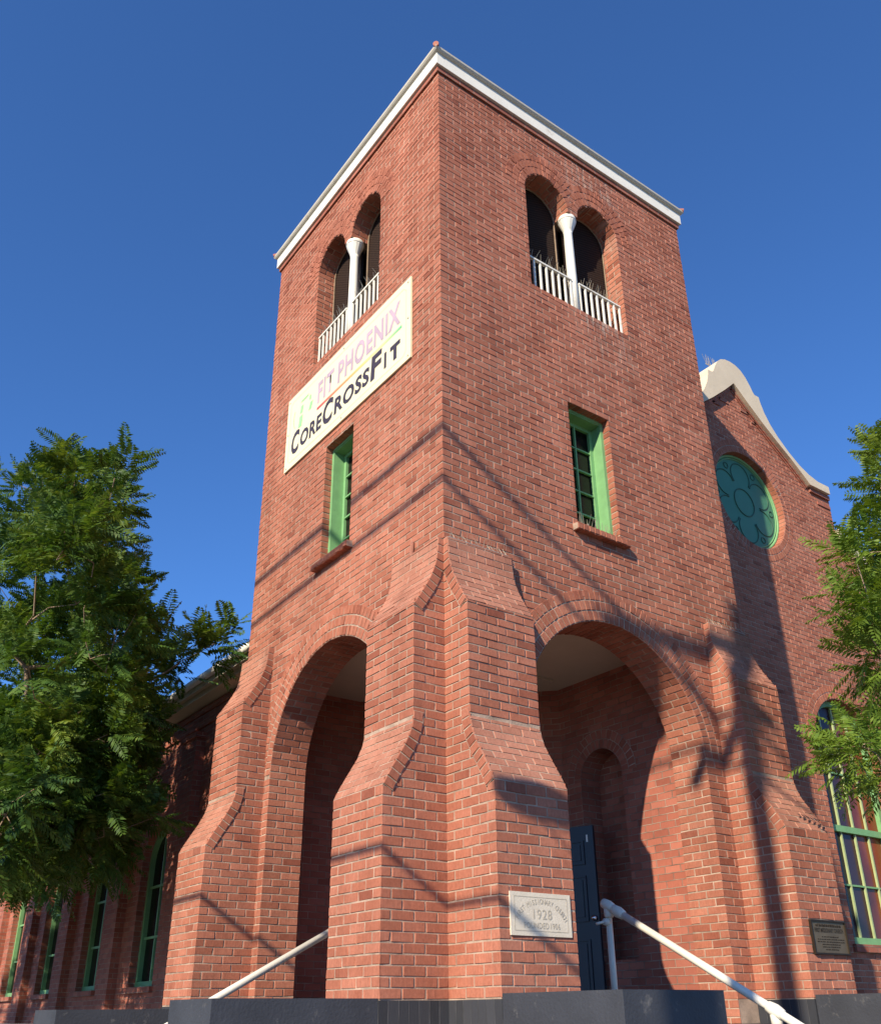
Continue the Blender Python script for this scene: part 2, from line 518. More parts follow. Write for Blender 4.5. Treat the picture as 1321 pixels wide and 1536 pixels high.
def obox(mb, F, u0, u1, v0, v1, d0, d1, uvs=None, mi=0):
    c = [F(u, v, d) for u in (u0, u1) for v in (v0, v1) for d in (d0, d1)]
    for q in ((0, 1, 3, 2), (4, 6, 7, 5), (0, 4, 5, 1), (2, 3, 7, 6), (0, 2, 6, 4), (1, 5, 7, 3)):
        mb.poly([c[i] for i in q], mi=mi)

def box(mb, x0, x1, y0, y1, z0, z1, mi=0):
    obox(mb, lambda u, v, d: (u, d, v), x0, x1, z0, z1, y0, y1, mi=mi)

def sheet(mb, F, outer, holes=(), d=0.0, mi=0):
    loops = [outer] + list(holes)
    flat = [p for l in loops for p in l]
    for t in tessellate_polygon([[Vector((p[0], p[1], 0)) for p in l] for l in loops]):
        mb.poly([F(flat[i][0], flat[i][1], d) for i in t], uv=[flat[i] for i in t], mi=mi)

def reveal(mb, F, path, d0, d1, closed=False, mi=0, nd=1):
    pts = list(path) + ([path[0]] if closed else [])
    L = [0.0]
    for a, b in zip(pts, pts[1:]):
        L.append(L[-1] + hypot(b[0] - a[0], b[1] - a[1]))
    T = L[-1]
    z0 = pts[0][1]
    for i in range(len(pts) - 1):
        a, b = pts[i], pts[i + 1]
        if L[i] < T / 2: va, vb = z0 + L[i], z0 + L[i + 1]
        else: va, vb = z0 + T - L[i], z0 + T - L[i + 1]
        mb.poly([F(a[0], a[1], d0), F(b[0], b[1], d0), F(b[0], b[1], d1), F(a[0], a[1], d1)],
                uv=[(d0, va), (d0, vb), (d1, vb), (d1, va)], mi=mi)

def arc(cu, cv, r, a0, a1, n):
    return [(cu + r * cos(a0 + (a1 - a0) * i / n), cv + r * sin(a0 + (a1 - a0) * i / n)) for i in range(n + 1)]

def arch_path(u0, u1, v0, vs, n=28):
    cu, r = (u0 + u1) / 2, (u1 - u0) / 2
    return [(u0, v0)] + arc(cu, vs, r, pi, 0, n) + [(u1, v0)]

def ring(mb, F, cu, cv, r0, r1, a0, a1, d0=-0.004, d1=0.02, n=40):
    rm = (r0 + r1) / 2
    for i in range(n):
        a, b = a0 + (a1 - a0) * i / n, a0 + (a1 - a0) * (i + 1) / n
        P = lambda r, t, d: F(cu + r * cos(t), cv + r * sin(t), d)
        ua, ub = a * rm, b * rm
        mb.poly([P(r0, a, d0), P(r0, b, d0), P(r1, b, d0), P(r1, a, d0)], uv=[(ua, 0), (ub, 0), (ub, r1 - r0), (ua, r1 - r0)])
        mb.poly([P(r1, a, d0), P(r1, b, d0), P(r1, b, d1), P(r1, a, d1)], uv=[(ua, 0), (ub, 0), (ub, .01), (ua, .01)])
        mb.poly([P(r0, a, d0), P(r0, b, d0), P(r0, b, d1), P(r0, a, d1)], uv=[(ua, .05), (ub, .05), (ub, .06), (ua, .06)])

BW, RH, JT = 0.208, 0.0745, 0.0115
brng = random.Random(99)
def one_brick(mb, c4, n, h, mi):
    c4 = [Vector(c) for c in c4]
    n = Vector(n)
    cen = (c4[0] + c4[1] + c4[2] + c4[3]) / 4
    h = h * brng.uniform(.72, 1.22)
    tx, ty = brng.gauss(0, .0011), brng.gauss(0, .0009)
    b = len(mb.v)
    top = []
    for i, c in enumerate(c4):
        e = cen - c
        ins = min(.0035, e.length * .3) + abs(brng.gauss(0, .0011)) + (.006 if brng.random() < .035 else 0)
        t = tx * (1 if i in (1, 2) else -1) + ty * (1 if i > 1 else -1)
        top.append(c + e.normalized() * ins * 1.2 + n * (h + t))
    mb.v += [tuple(c) for c in c4] + [tuple(c) for c in top]
    mb.f.append((b + 4, b + 5, b + 6, b + 7)); mb.mi.append(mi); mb.uv += [(0, 0)] * 4
    for i in range(4):
        j = (i + 1) % 4
        mb.f.append((b + i, b + j, b + 4 + j, b + 4 + i)); mb.mi.append(mi); mb.uv += [(0, 0)] * 4

def lay(mb, pos, nor, v0, v1, spans, prot=.0052, bw=BW, rh=RH, mi=1, ph=0.0, J=JT):
    k = int(math.floor(v0 / rh))
    while k * rh < v1:
        a, b = max(k * rh + J / 2, v0), min((k + 1) * rh - J / 2, v1)
        if v1 - b < .022: b = v1 - .001
        if b - a > .012:
            for ua, ub in spans(a, b):
                if ub - ua < .02: continue
                off = (k % 2) * bw / 2 + ph
                i = int(math.floor((ua - off) / bw))
                cuts = []
                while off + i * bw < ub:
                    x = off + i * bw
                    if ua + .055 < x < ub - .055: cuts.append(x + brng.uniform(-.006, .006))
                    i += 1
                e = [ua] + cuts + [ub]
                for q in range(len(e) - 1):
                    x0 = e[q] + (J / 2 if q > 0 else 0)
                    x1 = e[q + 1] - (J / 2 if q + 1 < len(e) - 1 else 0)
                    if x1 - x0 < .012: continue
                    w = [brng.gauss(0, .0014) for _ in range(2)]
                    one_brick(mb, (pos(x0, a + w[0]), pos(x1, a + w[1]), pos(x1, b + w[1]), pos(x0, b + w[0])), nor((x0 + x1) / 2, (a + b) / 2), prot, mi)
        k += 1

def scan(loops, grow=0.0):
    def f(a, b):
        y = (a + b) / 2
        xs = []
        for l in loops:
            for i in range(len(l)):
                (x1, y1), (x2, y2) = l[i - 1], l[i]
                if (y1 > y) != (y2 > y):
                    xs.append(x1 + (x2 - x1) * (y - y1) / (y2 - y1))
        xs.sort()
        return [(xs[i], xs[i + 1]) for i in range(0, len(xs) - 1, 2)]
    return f

def lay_face(mb, F, outer, holes, v0, v1, mi=1, ph=0.0, prot=.0052):
    n = Vector(F(0, 0, -1)) - Vector(F(0, 0, 0))
    lay(mb, lambda u, v: F(u, v, 0), lambda u, v: n, v0, v1, scan([outer] + list(holes)), prot, mi=mi, ph=ph)

def lay_reveal(mb, F, path, dep, mi=1, d0=-.006):
    # both halves of an opening's inner face, from the bottom up
    path = list(path)
    if len(path) == 4:
        path.insert(2, ((path[1][0] + path[2][0]) / 2, path[1][1]))
    T = len(path)
    mid = (path[0][0] + path[-1][0]) / 2
    for half in (path[:T // 2 + 1], path[::-1][:T // 2 + 1]):
        L = [half[0][1]]
        for a, b in zip(half, half[1:]):
            L.append(L[-1] + hypot(b[0] - a[0], b[1] - a[1]))
        def at(v):
            i = 0
            while i < len(L) - 2 and v > L[i + 1]: i += 1
            a, b = half[i], half[i + 1]
            t = (v - L[i]) / max(1e-9, L[i + 1] - L[i])
            return (a[0] + (b[0] - a[0]) * t, a[1] + (b[1] - a[1]) * t), (b[0] - a[0], b[1] - a[1])
        s = 1 if half[0][0] < mid else -1
        def pos(u, v):
            p, _ = at(v)
            return F(p[0], p[1], u)
        def nor(u, v):
            _, t = at(v)
            l = hypot(*t)
            o = Vector(F(0, 0, 0))
            return Vector(F(s * t[1] / l, -s * t[0] / l, 0)) - o
        lay(mb, pos, nor, L[0], L[-1], lambda a, b: [(d0, dep)], mi=mi)

def lay_ring(mb, F, cu, cv, r0, nr, dr, a0f, a1f, mi=1, prot=.0095, bwid=.0745):
    n = Vector(F(0, 0, -1)) - Vector(F(0, 0, 0))
    for i in range(nr):
        ra, rb = r0 + dr * i + .004, r0 + dr * (i + 1) - .006
        a0, a1 = a0f(rb), a1f(rb)
        cnt = max(3, round((a1 - a0) * (ra + rb) / 2 / bwid))
        for k in range(cnt):
            g = JT / 2 / rb
            s = a0 + (a1 - a0) * k / cnt + g
            e = a0 + (a1 - a0) * (k + 1) / cnt - g
            P = lambda r, t: F(cu + r * cos(t), cv + r * sin(t), 0)
            one_brick(mb, (P(ra, s), P(ra, e), P(rb, e), P(rb, s)), n, prot, mi)

def tube(mb, pts, r, n=8, cap=True, mi=0):
    pts = [Vector(p) for p in pts]
    rs = r if isinstance(r, (list, tuple)) else [r] * len(pts)
    rings = []
    ref = None
    for i, p in enumerate(pts):
        t = (pts[min(i + 1, len(pts) - 1)] - pts[max(i - 1, 0)]).normalized()
        if ref is None:
            ref = Vector((0, 0, 1)) if abs(t.z) < 0.9 else Vector((1, 0, 0))
        a = (ref - t * ref.dot(t)).normalized()
        ref = a
        b = t.cross(a)
        rings.append([p + (a * cos(2 * pi * k / n) + b * sin(2 * pi * k / n)) * rs[i] for k in range(n)])
    base = len(mb.v)
    for rg in rings:
        mb.v += [tuple(q) for q in rg]
    for i in range(len(rings) - 1):
        for k in range(n):
            mb.f.append((base + i * n + k, base + i * n + (k + 1) % n, base + (i + 1) * n + (k + 1) % n, base + (i + 1) * n + k))
            mb.uv += [(k / n, i), ((k + 1) / n, i), ((k + 1) / n, i + 1), (k / n, i + 1)]
            mb.mi.append(mi)
    if cap:
        for i in (0, len(rings) - 1):
            mb.f.append(tuple(base + i * n + k for k in range(n)))
            mb.uv += [(0, 0)] * n
            mb.mi.append(mi)

def lathe(mb, c, prof, n=20):
    rings = [[(c[0] + r * cos(2 * pi * k / n), c[1] + r * sin(2 * pi * k / n), z) for k in range(n)] for r, z in prof]
    base = len(mb.v)
    for rg in rings: mb.v += rg
    for i in range(len(rings) - 1):
        for k in range(n):
            mb.f.append((base + i * n + k, base + i * n + (k + 1) % n, base + (i + 1) * n + (k + 1) % n, base + (i + 1) * n + k))
            mb.uv += [(0, 0)] * 4
            mb.mi.append(0)
    for i in (0, len(rings) - 1):
        mb.f.append(tuple(base + i * n + k for k in range(n)))
        mb.uv += [(0, 0)] * n
        mb.mi.append(0)

def prism(mb, F, outline, d0, d1, mi=0):
    sheet(mb, F, outline, (), d0, mi)
    sheet(mb, F, outline, (), d1, mi)
    n = len(outline)
    for i in range(n):
        a, b = outline[i], outline[(i + 1) % n]
        mb.poly([F(a[0], a[1], d0), F(b[0], b[1], d0), F(b[0], b[1], d1), F(a[0], a[1], d1)], mi=mi)

def lettering(name, body, size, O, X, Y, mat, parent, fat=0.0, depth=0.002, xscale=1.0, shear=0.0, align='LEFT'):
    cu = bpy.data.curves.new('lettering_curve', 'FONT')
    cu.body = body; cu.size = size; cu.offset = fat; cu.extrude = 0; cu.shear = shear; cu.align_x = align
    cu.resolution_u = 3; cu.space_character = 1.10
    to = bpy.data.objects.new('lettering_curve', cu)
    COL.objects.link(to)
    bpy.context.view_layer.update()
    me = bpy.data.meshes.new_from_object(to.evaluated_get(bpy.context.evaluated_depsgraph_get()))
    bpy.data.objects.remove(to); bpy.data.curves.remove(cu)
    O, X, Y = Vector(O), Vector(X), Vector(Y)
    Nn = X.cross(Y)
    for v in me.vertices:
        v.co = O + X * (v.co.x * xscale) + Y * v.co.y + Nn * depth
    me.name = name
    me.materials.clear(); me.materials.append(mat)
    o = bpy.data.objects.new(name, me)
    COL.objects.link(o)
    o.parent = parent
    return o

# ------------------------------------------------------------------ ground, streets
GZ = -1.65
def flat(name, x0, x1, y0, y1, z, mat):
    mb = MB(); mb.poly([(x0, y0, z), (x1, y0, z), (x1, y1, z), (x0, y1, z)])
    return tag(mb.build(name, mat, recalc=False), kind='structure')
flat('ground', -600, 600, -600, 600, GZ - 0.012, M_GROUND)
flat('pavement', -5.4, 40, -6.6, 30, GZ, M_CONC)
flat('street', -16, -7.2, -200, 200, GZ - 0.008, M_ASPH)
flat('cross_street', -200, 200, -16, -8.2, GZ - 0.004, M_ASPH)

# ------------------------------------------------------------------ the church
W, D, T = 4.25, 4.07, 0.43
ZT = 10.12
church = empty('brick_church')
tag(church, 'red brick mission style church with a square corner tower and arched porch', 'church')

def twin_arch(c, v0, vs, half, pier, r, n=16):
    return ([(c - half, v0)] + arc(c - pier / 2 - r, vs, r, pi, 0, n) + arc(c + pier / 2 + r, vs, r, pi, 0, n) + [(c + half, v0)])
PIER, RB = 0.165, 0.357
BH = PIER / 2 + 2 * RB
ZB0, ZB1 = 7.51, 9.10
bel_r = twin_arch(2.105, ZB0, ZB1, BH, PIER, RB)
bel_l = twin_arch(2.03, ZB0, ZB1, BH, PIER, RB)
win_r = [(1.735, 4.465), (1.735, 6.04), (2.365, 6.04), (2.365, 4.465)]
win_l = [(1.70, 4.465), (1.70, 6.02), (2.34, 6.02), (2.34, 4.465)]
ARCH_R = (0.90, 3.30, -0.2, 2.25)
ARCH_L = (0.86, 3.235, -0.2, 2.27)
ap_r, ap_l = arch_path(*ARCH_R), arch_path(*ARCH_L)
BD = 0.26
mb = MB()
sheet(mb, FR, [(0, -0.2), (W, -0.2), (W, ZT), (0, ZT)], [bel_r, win_r, ap_r[0:1] and [(p[0], max(p[1], -0.1995)) for p in ap_r]])
sheet(mb, FL, [(0, -0.2), (D, -0.2), (D, ZT), (0, ZT)], [bel_l, win_l, [(p[0], max(p[1], -0.1995)) for p in ap_l]])
sheet(mb, lambda u, v, d: (W, u, v), [(0, -0.2), (D, -0.2), (D, ZT), (0, ZT)])
sheet(mb, lambda u, v, d: (u, D, v), [(0, -0.2), (W, -0.2), (W, ZT), (0, ZT)])
for F, path, dep, cl in ((FR, bel_r, BD + .06, False), (FL, bel_l, BD + .06, False), (FR, win_r, .30, True), (FL, win_l, .30, True), (FR, ap_r, T, False), (FL, ap_l, T, False)):
    reveal(mb, F, path, 0, dep, cl)
# belfry sills inside the openings
for F, c in ((FR, 2.105), (FL, 2.03)):
    mb.poly([F(c - BH, ZB0, 0), F(c + BH, ZB0, 0), F(c + BH, ZB0, BD + .06), F(c - BH, ZB0, BD + .06)])
# the laid bricks stand proud of that mortar bed
def cover(u0, u1, v0, vs, r):
    c = (u0 + u1) / 2
    return [(u0, v0)] + [(u0, vs)] + arc(c, vs, r, pi, 0, 40) + [(u1, vs), (u1, v0)]
E_ = .0048
hr_ = cover(ARCH_R[0], ARCH_R[1], -1, ARCH_R[3], 1.2 + .27)
hl_ = cover(ARCH_L[0], ARCH_L[1], -1, ARCH_L[3], 1.1875 + .27)
lay_face(mb, FR, [(-E_, -1), (W + E_, -1), (W + E_, 11), (-E_, 11)], [bel_r, win_r, hr_], 0.0, ZT)
lay_face(mb, FL, [(-E_, -1), (D + E_, -1), (D + E_, 11), (-E_, 11)], [bel_l, win_l, hl_], 0.0, ZT)
lay_reveal(mb, FR, ap_r, T); lay_reveal(mb, FL, ap_l, T)
for F, pth in ((FR, bel_r), (FL, bel_l)):
    c_ = (pth[0][0] + pth[-1][0]) / 2
    h_ = len(pth) // 2
    lay_reveal(mb, F, pth[:h_ - 0] if pth[h_ - 1][1] <= ZB1 + .01 else pth[:h_], BD + .06)
    lay_reveal(mb, F, pth[h_:], BD + .06)
lay_reveal(mb, FR, [win_r[0], win_r[1], win_r[2], win_r[3]], .10)
lay_reveal(mb, FL, [win_l[0], win_l[1], win_l[2], win_l[3]], .10)
mb.build('tower_wall', [M_MORTAR, M_LAIDT], church, recalc=False)

# inside of the porch: plan with a slanted wall that carries the door
XI = 3.345
YB = 3.95
plan = [(T, T), (XI, T), (XI, 2.15), (XI + 2.15 - YB, YB), (T, YB)]
ZC = 3.56
mb = MB()
sheet(mb, lambda u, v, d: (u, T, v), [(T, -0.2), (XI, -0.2), (XI, ZC), (T, ZC)], [[(p[0], max(p[1], -0.1995)) for p in ap_r]])
sheet(mb, lambda u, v, d: (T, u, v), [(T, -0.2), (YB, -0.2), (YB, ZC), (T, ZC)], [[(p[0], max(p[1], -0.1995)) for p in ap_l]])
niche = arch_path(1.20, 1.86, 0.40, 2.35, 16)
sheet(mb, lambda u, v, d: (XI, u, v), [(T, -0.2), (2.15, -0.2), (2.15, ZC), (T, ZC)], [niche])
FX = lambda u, v, d: (XI + d, u, v)
reveal(mb, FX, niche, 0, 0.30, True)
sheet(mb, FX, niche, (), 0.30)
ring_n = MB(); ring(ring_n, FX, 1.53, 2.35, .33, .55, 0, pi, n=20)
d2 = Vector((-1, 1, 0)).normalized()
FD = lambda u, v, d: tuple(Vector((XI, 2.15, 0)) + d2 * u + Vector((0.7071, 0.7071, 0)) * d + Vector((0, 0, v)))
LD = (Vector((XI + 2.15 - YB, YB, 0)) - Vector((XI, 2.15, 0))).length
dw = [(0.25, -0.19), (0.25, 2.1), (1.45, 2.1), (1.45, -0.19)]
sheet(mb, FD, [(0, -0.2), (LD, -0.2), (LD, ZC), (0, ZC)], [dw])
reveal(mb, FD, dw, 0, 0.12)
sheet(mb, lambda u, v, d: (u, YB, v), [(T, -0.2), (XI + 2.15 - YB, -0.2), (XI + 2.15 - YB, ZC), (T, ZC)])
mb.build('porch_wall', M_BRICK, church, recalc=False)
ring_n.build('brick_arch', M_RING, church)
mb = MB(); mb.poly([(x, y, ZC) for x, y in plan]); mb.build('porch_ceiling', M_SOFFIT, church, recalc=False)
mb = MB(); box(mb, 0.0, 3.7, 0.0, 4.0, -0.30, -0.20); mb.build('porch_floor', M_DARKP, church)
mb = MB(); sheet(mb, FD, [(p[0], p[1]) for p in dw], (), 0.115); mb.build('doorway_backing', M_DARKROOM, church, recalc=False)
# ceiling trim strips
mb = MB(); box(mb, 1.86, 1.90, T, 2.9, ZC - .03, ZC - .002); box(mb, T, 3.0, 1.86, 1.89, ZC - .03, ZC - .003)
mb.build('ceiling_batten', M_SOFFIT, church)

# the open panelled door leaf
hinge = Vector((2.98, 2.50, 0)); free = Vector((3.27, 1.66, 0))
dx = (free - hinge); LW = dx.length; dx.normalize()
dn = Vector((-dx.y, dx.x, 0))
if dn.dot(CAM - hinge) > 0: dn = -dn
FDo = lambda u, v, d: tuple(hinge + dx * u + dn * d + Vector((0, 0, v)))
mb = MB(); obox(mb, FDo, 0, LW, -0.19, 1.82, 0, 0.045)
door = mb.build('door', M_BLACKP, church)
for (u0, u1) in ((0.10, LW / 2 - .05), (LW / 2 + .05, LW - .12)):
    for (v0, v1) in ((-0.05, .62), (.80, 1.28), (1.40, 1.66)):
        mb = MB()
        obox(mb, FDo, u0, u1, v0, v1, -0.003, -0.001)
        for q in ((u0, u1, v1 - .018, v1), (u0, u1, v0, v0 + .018), (u0, u0 + .018, v0 + .0181, v1 - .0181), (u1 - .018, u1, v0 + .0181, v1 - .0181)):
            obox(mb, FDo, *q, -0.016, -0.0031)
        obox(mb, FDo, u0 + .045, u1 - .045, v0 + .045, v1 - .045, -0.013, -0.0032)
        mb.build('door_panel', M_BLACKP, door)
mb = MB(); kp = hinge + dx * (LW - .05)
tube(mb, [kp + Vector((0, 0, .83)) - dn * 0.002, kp + Vector((0, 0, .83)) - dn * .03, kp + Vector((0, 0, .83)) - dn * .032, kp + Vector((0, 0, .83)) - dn * .06], [.03, .03, .02, .018], 14)
mb.build('knob', M_CHROME, door, True)
mb = MB(); obox(mb, FDo, LW - .085, LW - .065, 1.64, 1.72, -0.006, -0.001); mb.build('latch_plate', M_WHITE, door)

# brick arches, three rings of rowlocks
for F, A in ((FR, ARCH_R), (FL, ARCH_L)):
    mb = MB(); c, r = (A[0] + A[1]) / 2, (A[1] - A[0]) / 2
    ring(mb, F, c, A[3], r, r + .33, -0.0, pi, d0=-.003, n=64)
    lay_ring(mb, F, c, A[3], r, 3, .11, lambda q: 0, lambda q: pi)
    mb.build('brick_arch', [M_MORTAR, M_LAID], church, recalc=False)
for F, c in ((FR, 2.105), (FL, 2.03)):
    for s in (-1, 1):
        mb = MB()
        cu = c + s * (PIER / 2 + RB)
        clip = lambda q: math.acos(min(1, (PIER / 2 + RB + .004) / q)) if q > PIER / 2 + RB else 0
        if s > 0: lay_ring(mb, F, cu, ZB1, RB, 3, .105, lambda q: 0, lambda q: pi - clip(q))
        else: lay_ring(mb, F, cu, ZB1, RB, 3, .105, clip, lambda q: pi)
        mb.mi = [0] * len(mb.mi)
        mb.build('brick_arch', [M_LAID], church, recalc=False)

# buttresses
PROF = [(.606, -0.2), (.606, 1.50), (.555, 1.60), (.485, 1.715), (.42, 1.82), (.375, 1.905), (.345, 1.985), (.328, 2.06), (.325, 2.13), (.325, 3.08),
        (.27, 3.17), (.212, 3.265), (.158, 3.36), (.115, 3.46), (.088, 3.56), (.074, 3.66), (.068, 3.79)]
def buttress(G, w0, w1):
    mb = MB()
    L = 0
    for i, (a, b) in enumerate(zip(PROF, PROF[1:])):
        slope = 1 if (1 <= i <= 7 or i >= 9) else 0
        va, vb = a[1], b[1]
        mb.poly([G(a[0], w0, va), G(a[0], w1, va), G(b[0], w1, vb), G(b[0], w0, vb)], uv=[(w0, va), (w1, va), (w1, vb), (w0, vb)], mi=slope)
    top = PROF[-1]
    mb.poly([G(top[0], w0, top[1]), G(top[0], w1, top[1]), G(0, w1, top[1] + .012), G(0, w0, top[1] + .012)], mi=1)
    for w in (w0, w1):
        for a, b in zip(PROF, PROF[1:]):
            mb.poly([G(0, w, a[1]), G(a[0], w, a[1]), G(b[0], w, b[1]), G(0, w, b[1])], uv=[(0, a[1]), (a[0], a[1]), (b[0], b[1]), (0, b[1])])
    for i in range(len(mb.mi)): mb.mi[i] = 0
    vec = lambda a: Vector(G(*a)) - Vector(G(0, 0, 0))
    n0 = vec((1, 0, 0))
    full = lambda a, b: [(w0 - E_, w1 + E_)]
    lay(mb, lambda u, v: G(.606, u, v), lambda u, v: n0, 0, 1.497, full, mi=1, ph=w0)
    lay(mb, lambda u, v: G(.3265, u, v), lambda u, v: n0, 2.085, 3.078, full, mi=1, ph=w0)
    for seg in (PROF[1:8], PROF[9:]):
        Ls = [0]
        for p, q in zip(seg, seg[1:]): Ls.append(Ls[-1] + hypot(q[0] - p[0], q[1] - p[1]))
        def at(v):
            i = 0
            while i < len(Ls) - 2 and v > Ls[i + 1]: i += 1
            t = (v - Ls[i]) / (Ls[i + 1] - Ls[i])
            p, q = seg[i], seg[i + 1]
            return p[0] + (q[0] - p[0]) * t, p[1] + (q[1] - p[1]) * t, (q[0] - p[0], q[1] - p[1])
        def pos(u, v):
            p = at(v); return G(p[0], u, p[1])
        def nor(u, v):
            t = at(v)[2]; l = hypot(*t); return vec((t[1] / l, 0, -t[0] / l))
        lay(mb, pos, nor, 0.002, Ls[-1], full, prot=.0042, mi=2, ph=w0, J=.008)
    prof = [(0, -1), (.606 + E_, -1)] + [(p + E_ if z < 1.55 or 2.0 < z < 3.1 else p, z) for p, z in PROF[1:]] + [(0, 3.8)]
    for w, s in ((w0, -1), (w1, 1)):
        if (w == 0): pass
        ns_ = vec((0, s, 0))
        lay(mb, lambda u, v: G(u, w, v), lambda u, v: ns_, 0, 3.79, scan([prof]), mi=1)
    o = mb.build('buttress', [M_MORTAR, M_LAID, M_LAIDS], church, recalc=False)
    # curved rowlock edging on both cheeks
    for w, s in ((w0, -1), (w1, 1)):
        for seg in (PROF[1:9], PROF[9:]):
            mb = MB(); acc = 0
            pts = [Vector(p) for p in seg]
            nrm = []
            for i in range(len(pts)):
                t = (pts[min(i + 1, len(pts) - 1)] - pts[max(0, i - 1)]).normalized()
                nrm.append(Vector((-t.y, t.x)))
            k = 0.10
            nb = 0.0
            tot = sum((pts[i + 1] - pts[i]).length for i in range(len(pts) - 1))
            for i in range(len(pts) - 1):
                l = (pts[i + 1] - pts[i]).length
                a, b = pts[i], pts[i + 1]
                ai, bi = a - Vector((abs(nrm[i].x), abs(nrm[i].y))) * k, b - Vector((abs(nrm[i + 1].x), abs(nrm[i + 1].y))) * k
                ai.x = max(ai.x, .001); bi.x = max(bi.x, .001)
                e = w + s * 0.009
                mb.poly([G(a[0], e, a[1]), G(b[0], e, b[1]), G(bi[0], e, bi[1]), G(ai[0], e, ai[1])], uv=[(acc, .005), (acc + l, .005), (acc + l, .105), (acc, .105)])
                mb.poly([G(ai[0], e, ai[1]), G(bi[0], e, bi[1]), G(bi[0], w, bi[1]), G(ai[0], w, ai[1])], uv=[(acc, .105), (acc + l, .105), (acc + l, .11), (acc, .11)])
                mb.poly([G(a[0], e, a[1]), G(b[0], e, b[1]), G(b[0], w, b[1]), G(a[0], w, a[1])], uv=[(acc, .05), (acc + l, .05), (acc + l, .06), (acc, .06)])
                acc += l
            # individual edge bricks
            def fr(l):
                for i in range(len(pts) - 1):
                    q = (pts[i + 1] - pts[i]).length
                    if l <= q or i == len(pts) - 2:
                        t = min(1, l / q)
                        return pts[i].lerp(pts[i + 1], t), nrm[i].lerp(nrm[i + 1], t)
                    l -= q
            cnt = max(2, round(tot / .08))
            ns_ = Vector(G(0, s, 0)) - Vector(G(0, 0, 0))
            for i in range(cnt):
                (pa, na), (pb, nb_) = fr(tot * i / cnt + .005), fr(tot * (i + 1) / cnt - .005)
                ai = pa - Vector((abs(na.x), abs(na.y))) * .094; bi = pb - Vector((abs(nb_.x), abs(nb_.y))) * .094
                ai.x = max(ai.x, .002); bi.x = max(bi.x, .002)
                one_brick(mb, (G(pa[0] + .002, e, pa[1]), G(pb[0] + .002, e, pb[1]), G(bi[0], e, bi[1]), G(ai[0], e, ai[1])), ns_, .007, 1)
            mb.build('brick_edging', [M_MORTAR, M_LAID], o, recalc=False)
    return o
GR = lambda p, w, z: (w, -p, z)
GL = lambda p, w, z: (-p, w, z)
buttress(GR, 0, .74); buttress(GR, 3.585, 4.265)
buttress(GL, 0, .74); buttress(GL, 3.37, 4.08)
# painted plinth below the brick
mb = MB()
for (x0, x1, y0, y1) in ((-.61, .745, -.004, .745), (-.004, .745, -.61, -.0041), (3.58, 4.27, -.61, -.001), (-.61, -.001, 3.365, 4.085), (4.2702, 16, 1.585, 1.6), (.76, 14, 4.2, 4.3)):
    box(mb, x0, x1, y0, y1, GZ - .01, -.005 if x0 < 4.27 else .04)
mb.build('plinth', M_PLINTH, church)

# cornice, fascia, gutter, tiled hip roof
mb = MB(); box(mb, -.030, W + .030, -.030, D + .030, ZT + .012, 10.205)
mb.build('corbel_course', M_BRICK, church)
mb = MB(); box(mb, -.06, W + .06, -.06, D + .06, 10.21, 10.39); mb.build('fascia', M_WHITE, church)
mb = MB()
go = [(.06, 10.391), (.07, 10.396), (.088, 10.405), (.104, 10.425), (.108, 10.45), (.098, 10.455)]
for a, b in zip(go, go[1:]):
    ra = [(-a[0], -a[0]), (W + a[0], -a[0]), (W + a[0], D + a[0]), (-a[0], D + a[0])]
    rb = [(-b[0], -b[0]), (W + b[0], -b[0]), (W + b[0], D + b[0]), (-b[0], D + b[0])]
    for i in range(4):
        j = (i + 1) % 4
        mb.poly([(*ra[i], a[1]), (*ra[j], a[1]), (*rb[j], b[1]), (*rb[i], b[1])])
mb.build('gutter', M_GUTTER, church, weld=True)
mb = MB(); e = .085
cs = [(-e, -e), (W + e, -e), (W + e, D + e), (-e, D + e)]
for i in range(4):
    mb.poly([(*cs[i], 10.452), (*cs[(i + 1) % 4], 10.452), (W / 2, D / 2, 10.95)])
mb.poly([(*c, 10.44) for c in cs])
mb.build('tile_roof', M_TILE, church)
for i, c in enumerate(cs):
    mb = MB()
    cc = Vector((c[0], c[1], 10.462)); apx = Vector((W / 2, D / 2, 11.0))
    dr = (apx - cc).normalized()
    out = Vector((dr.x, dr.y, 0)).normalized()
    tube(mb, [cc - out * .03, cc + out * .3 + Vector((0, 0, .06)), apx], [.036, .038, .040], 12)
    mb.build('ridge_tile', M_TILE, church)

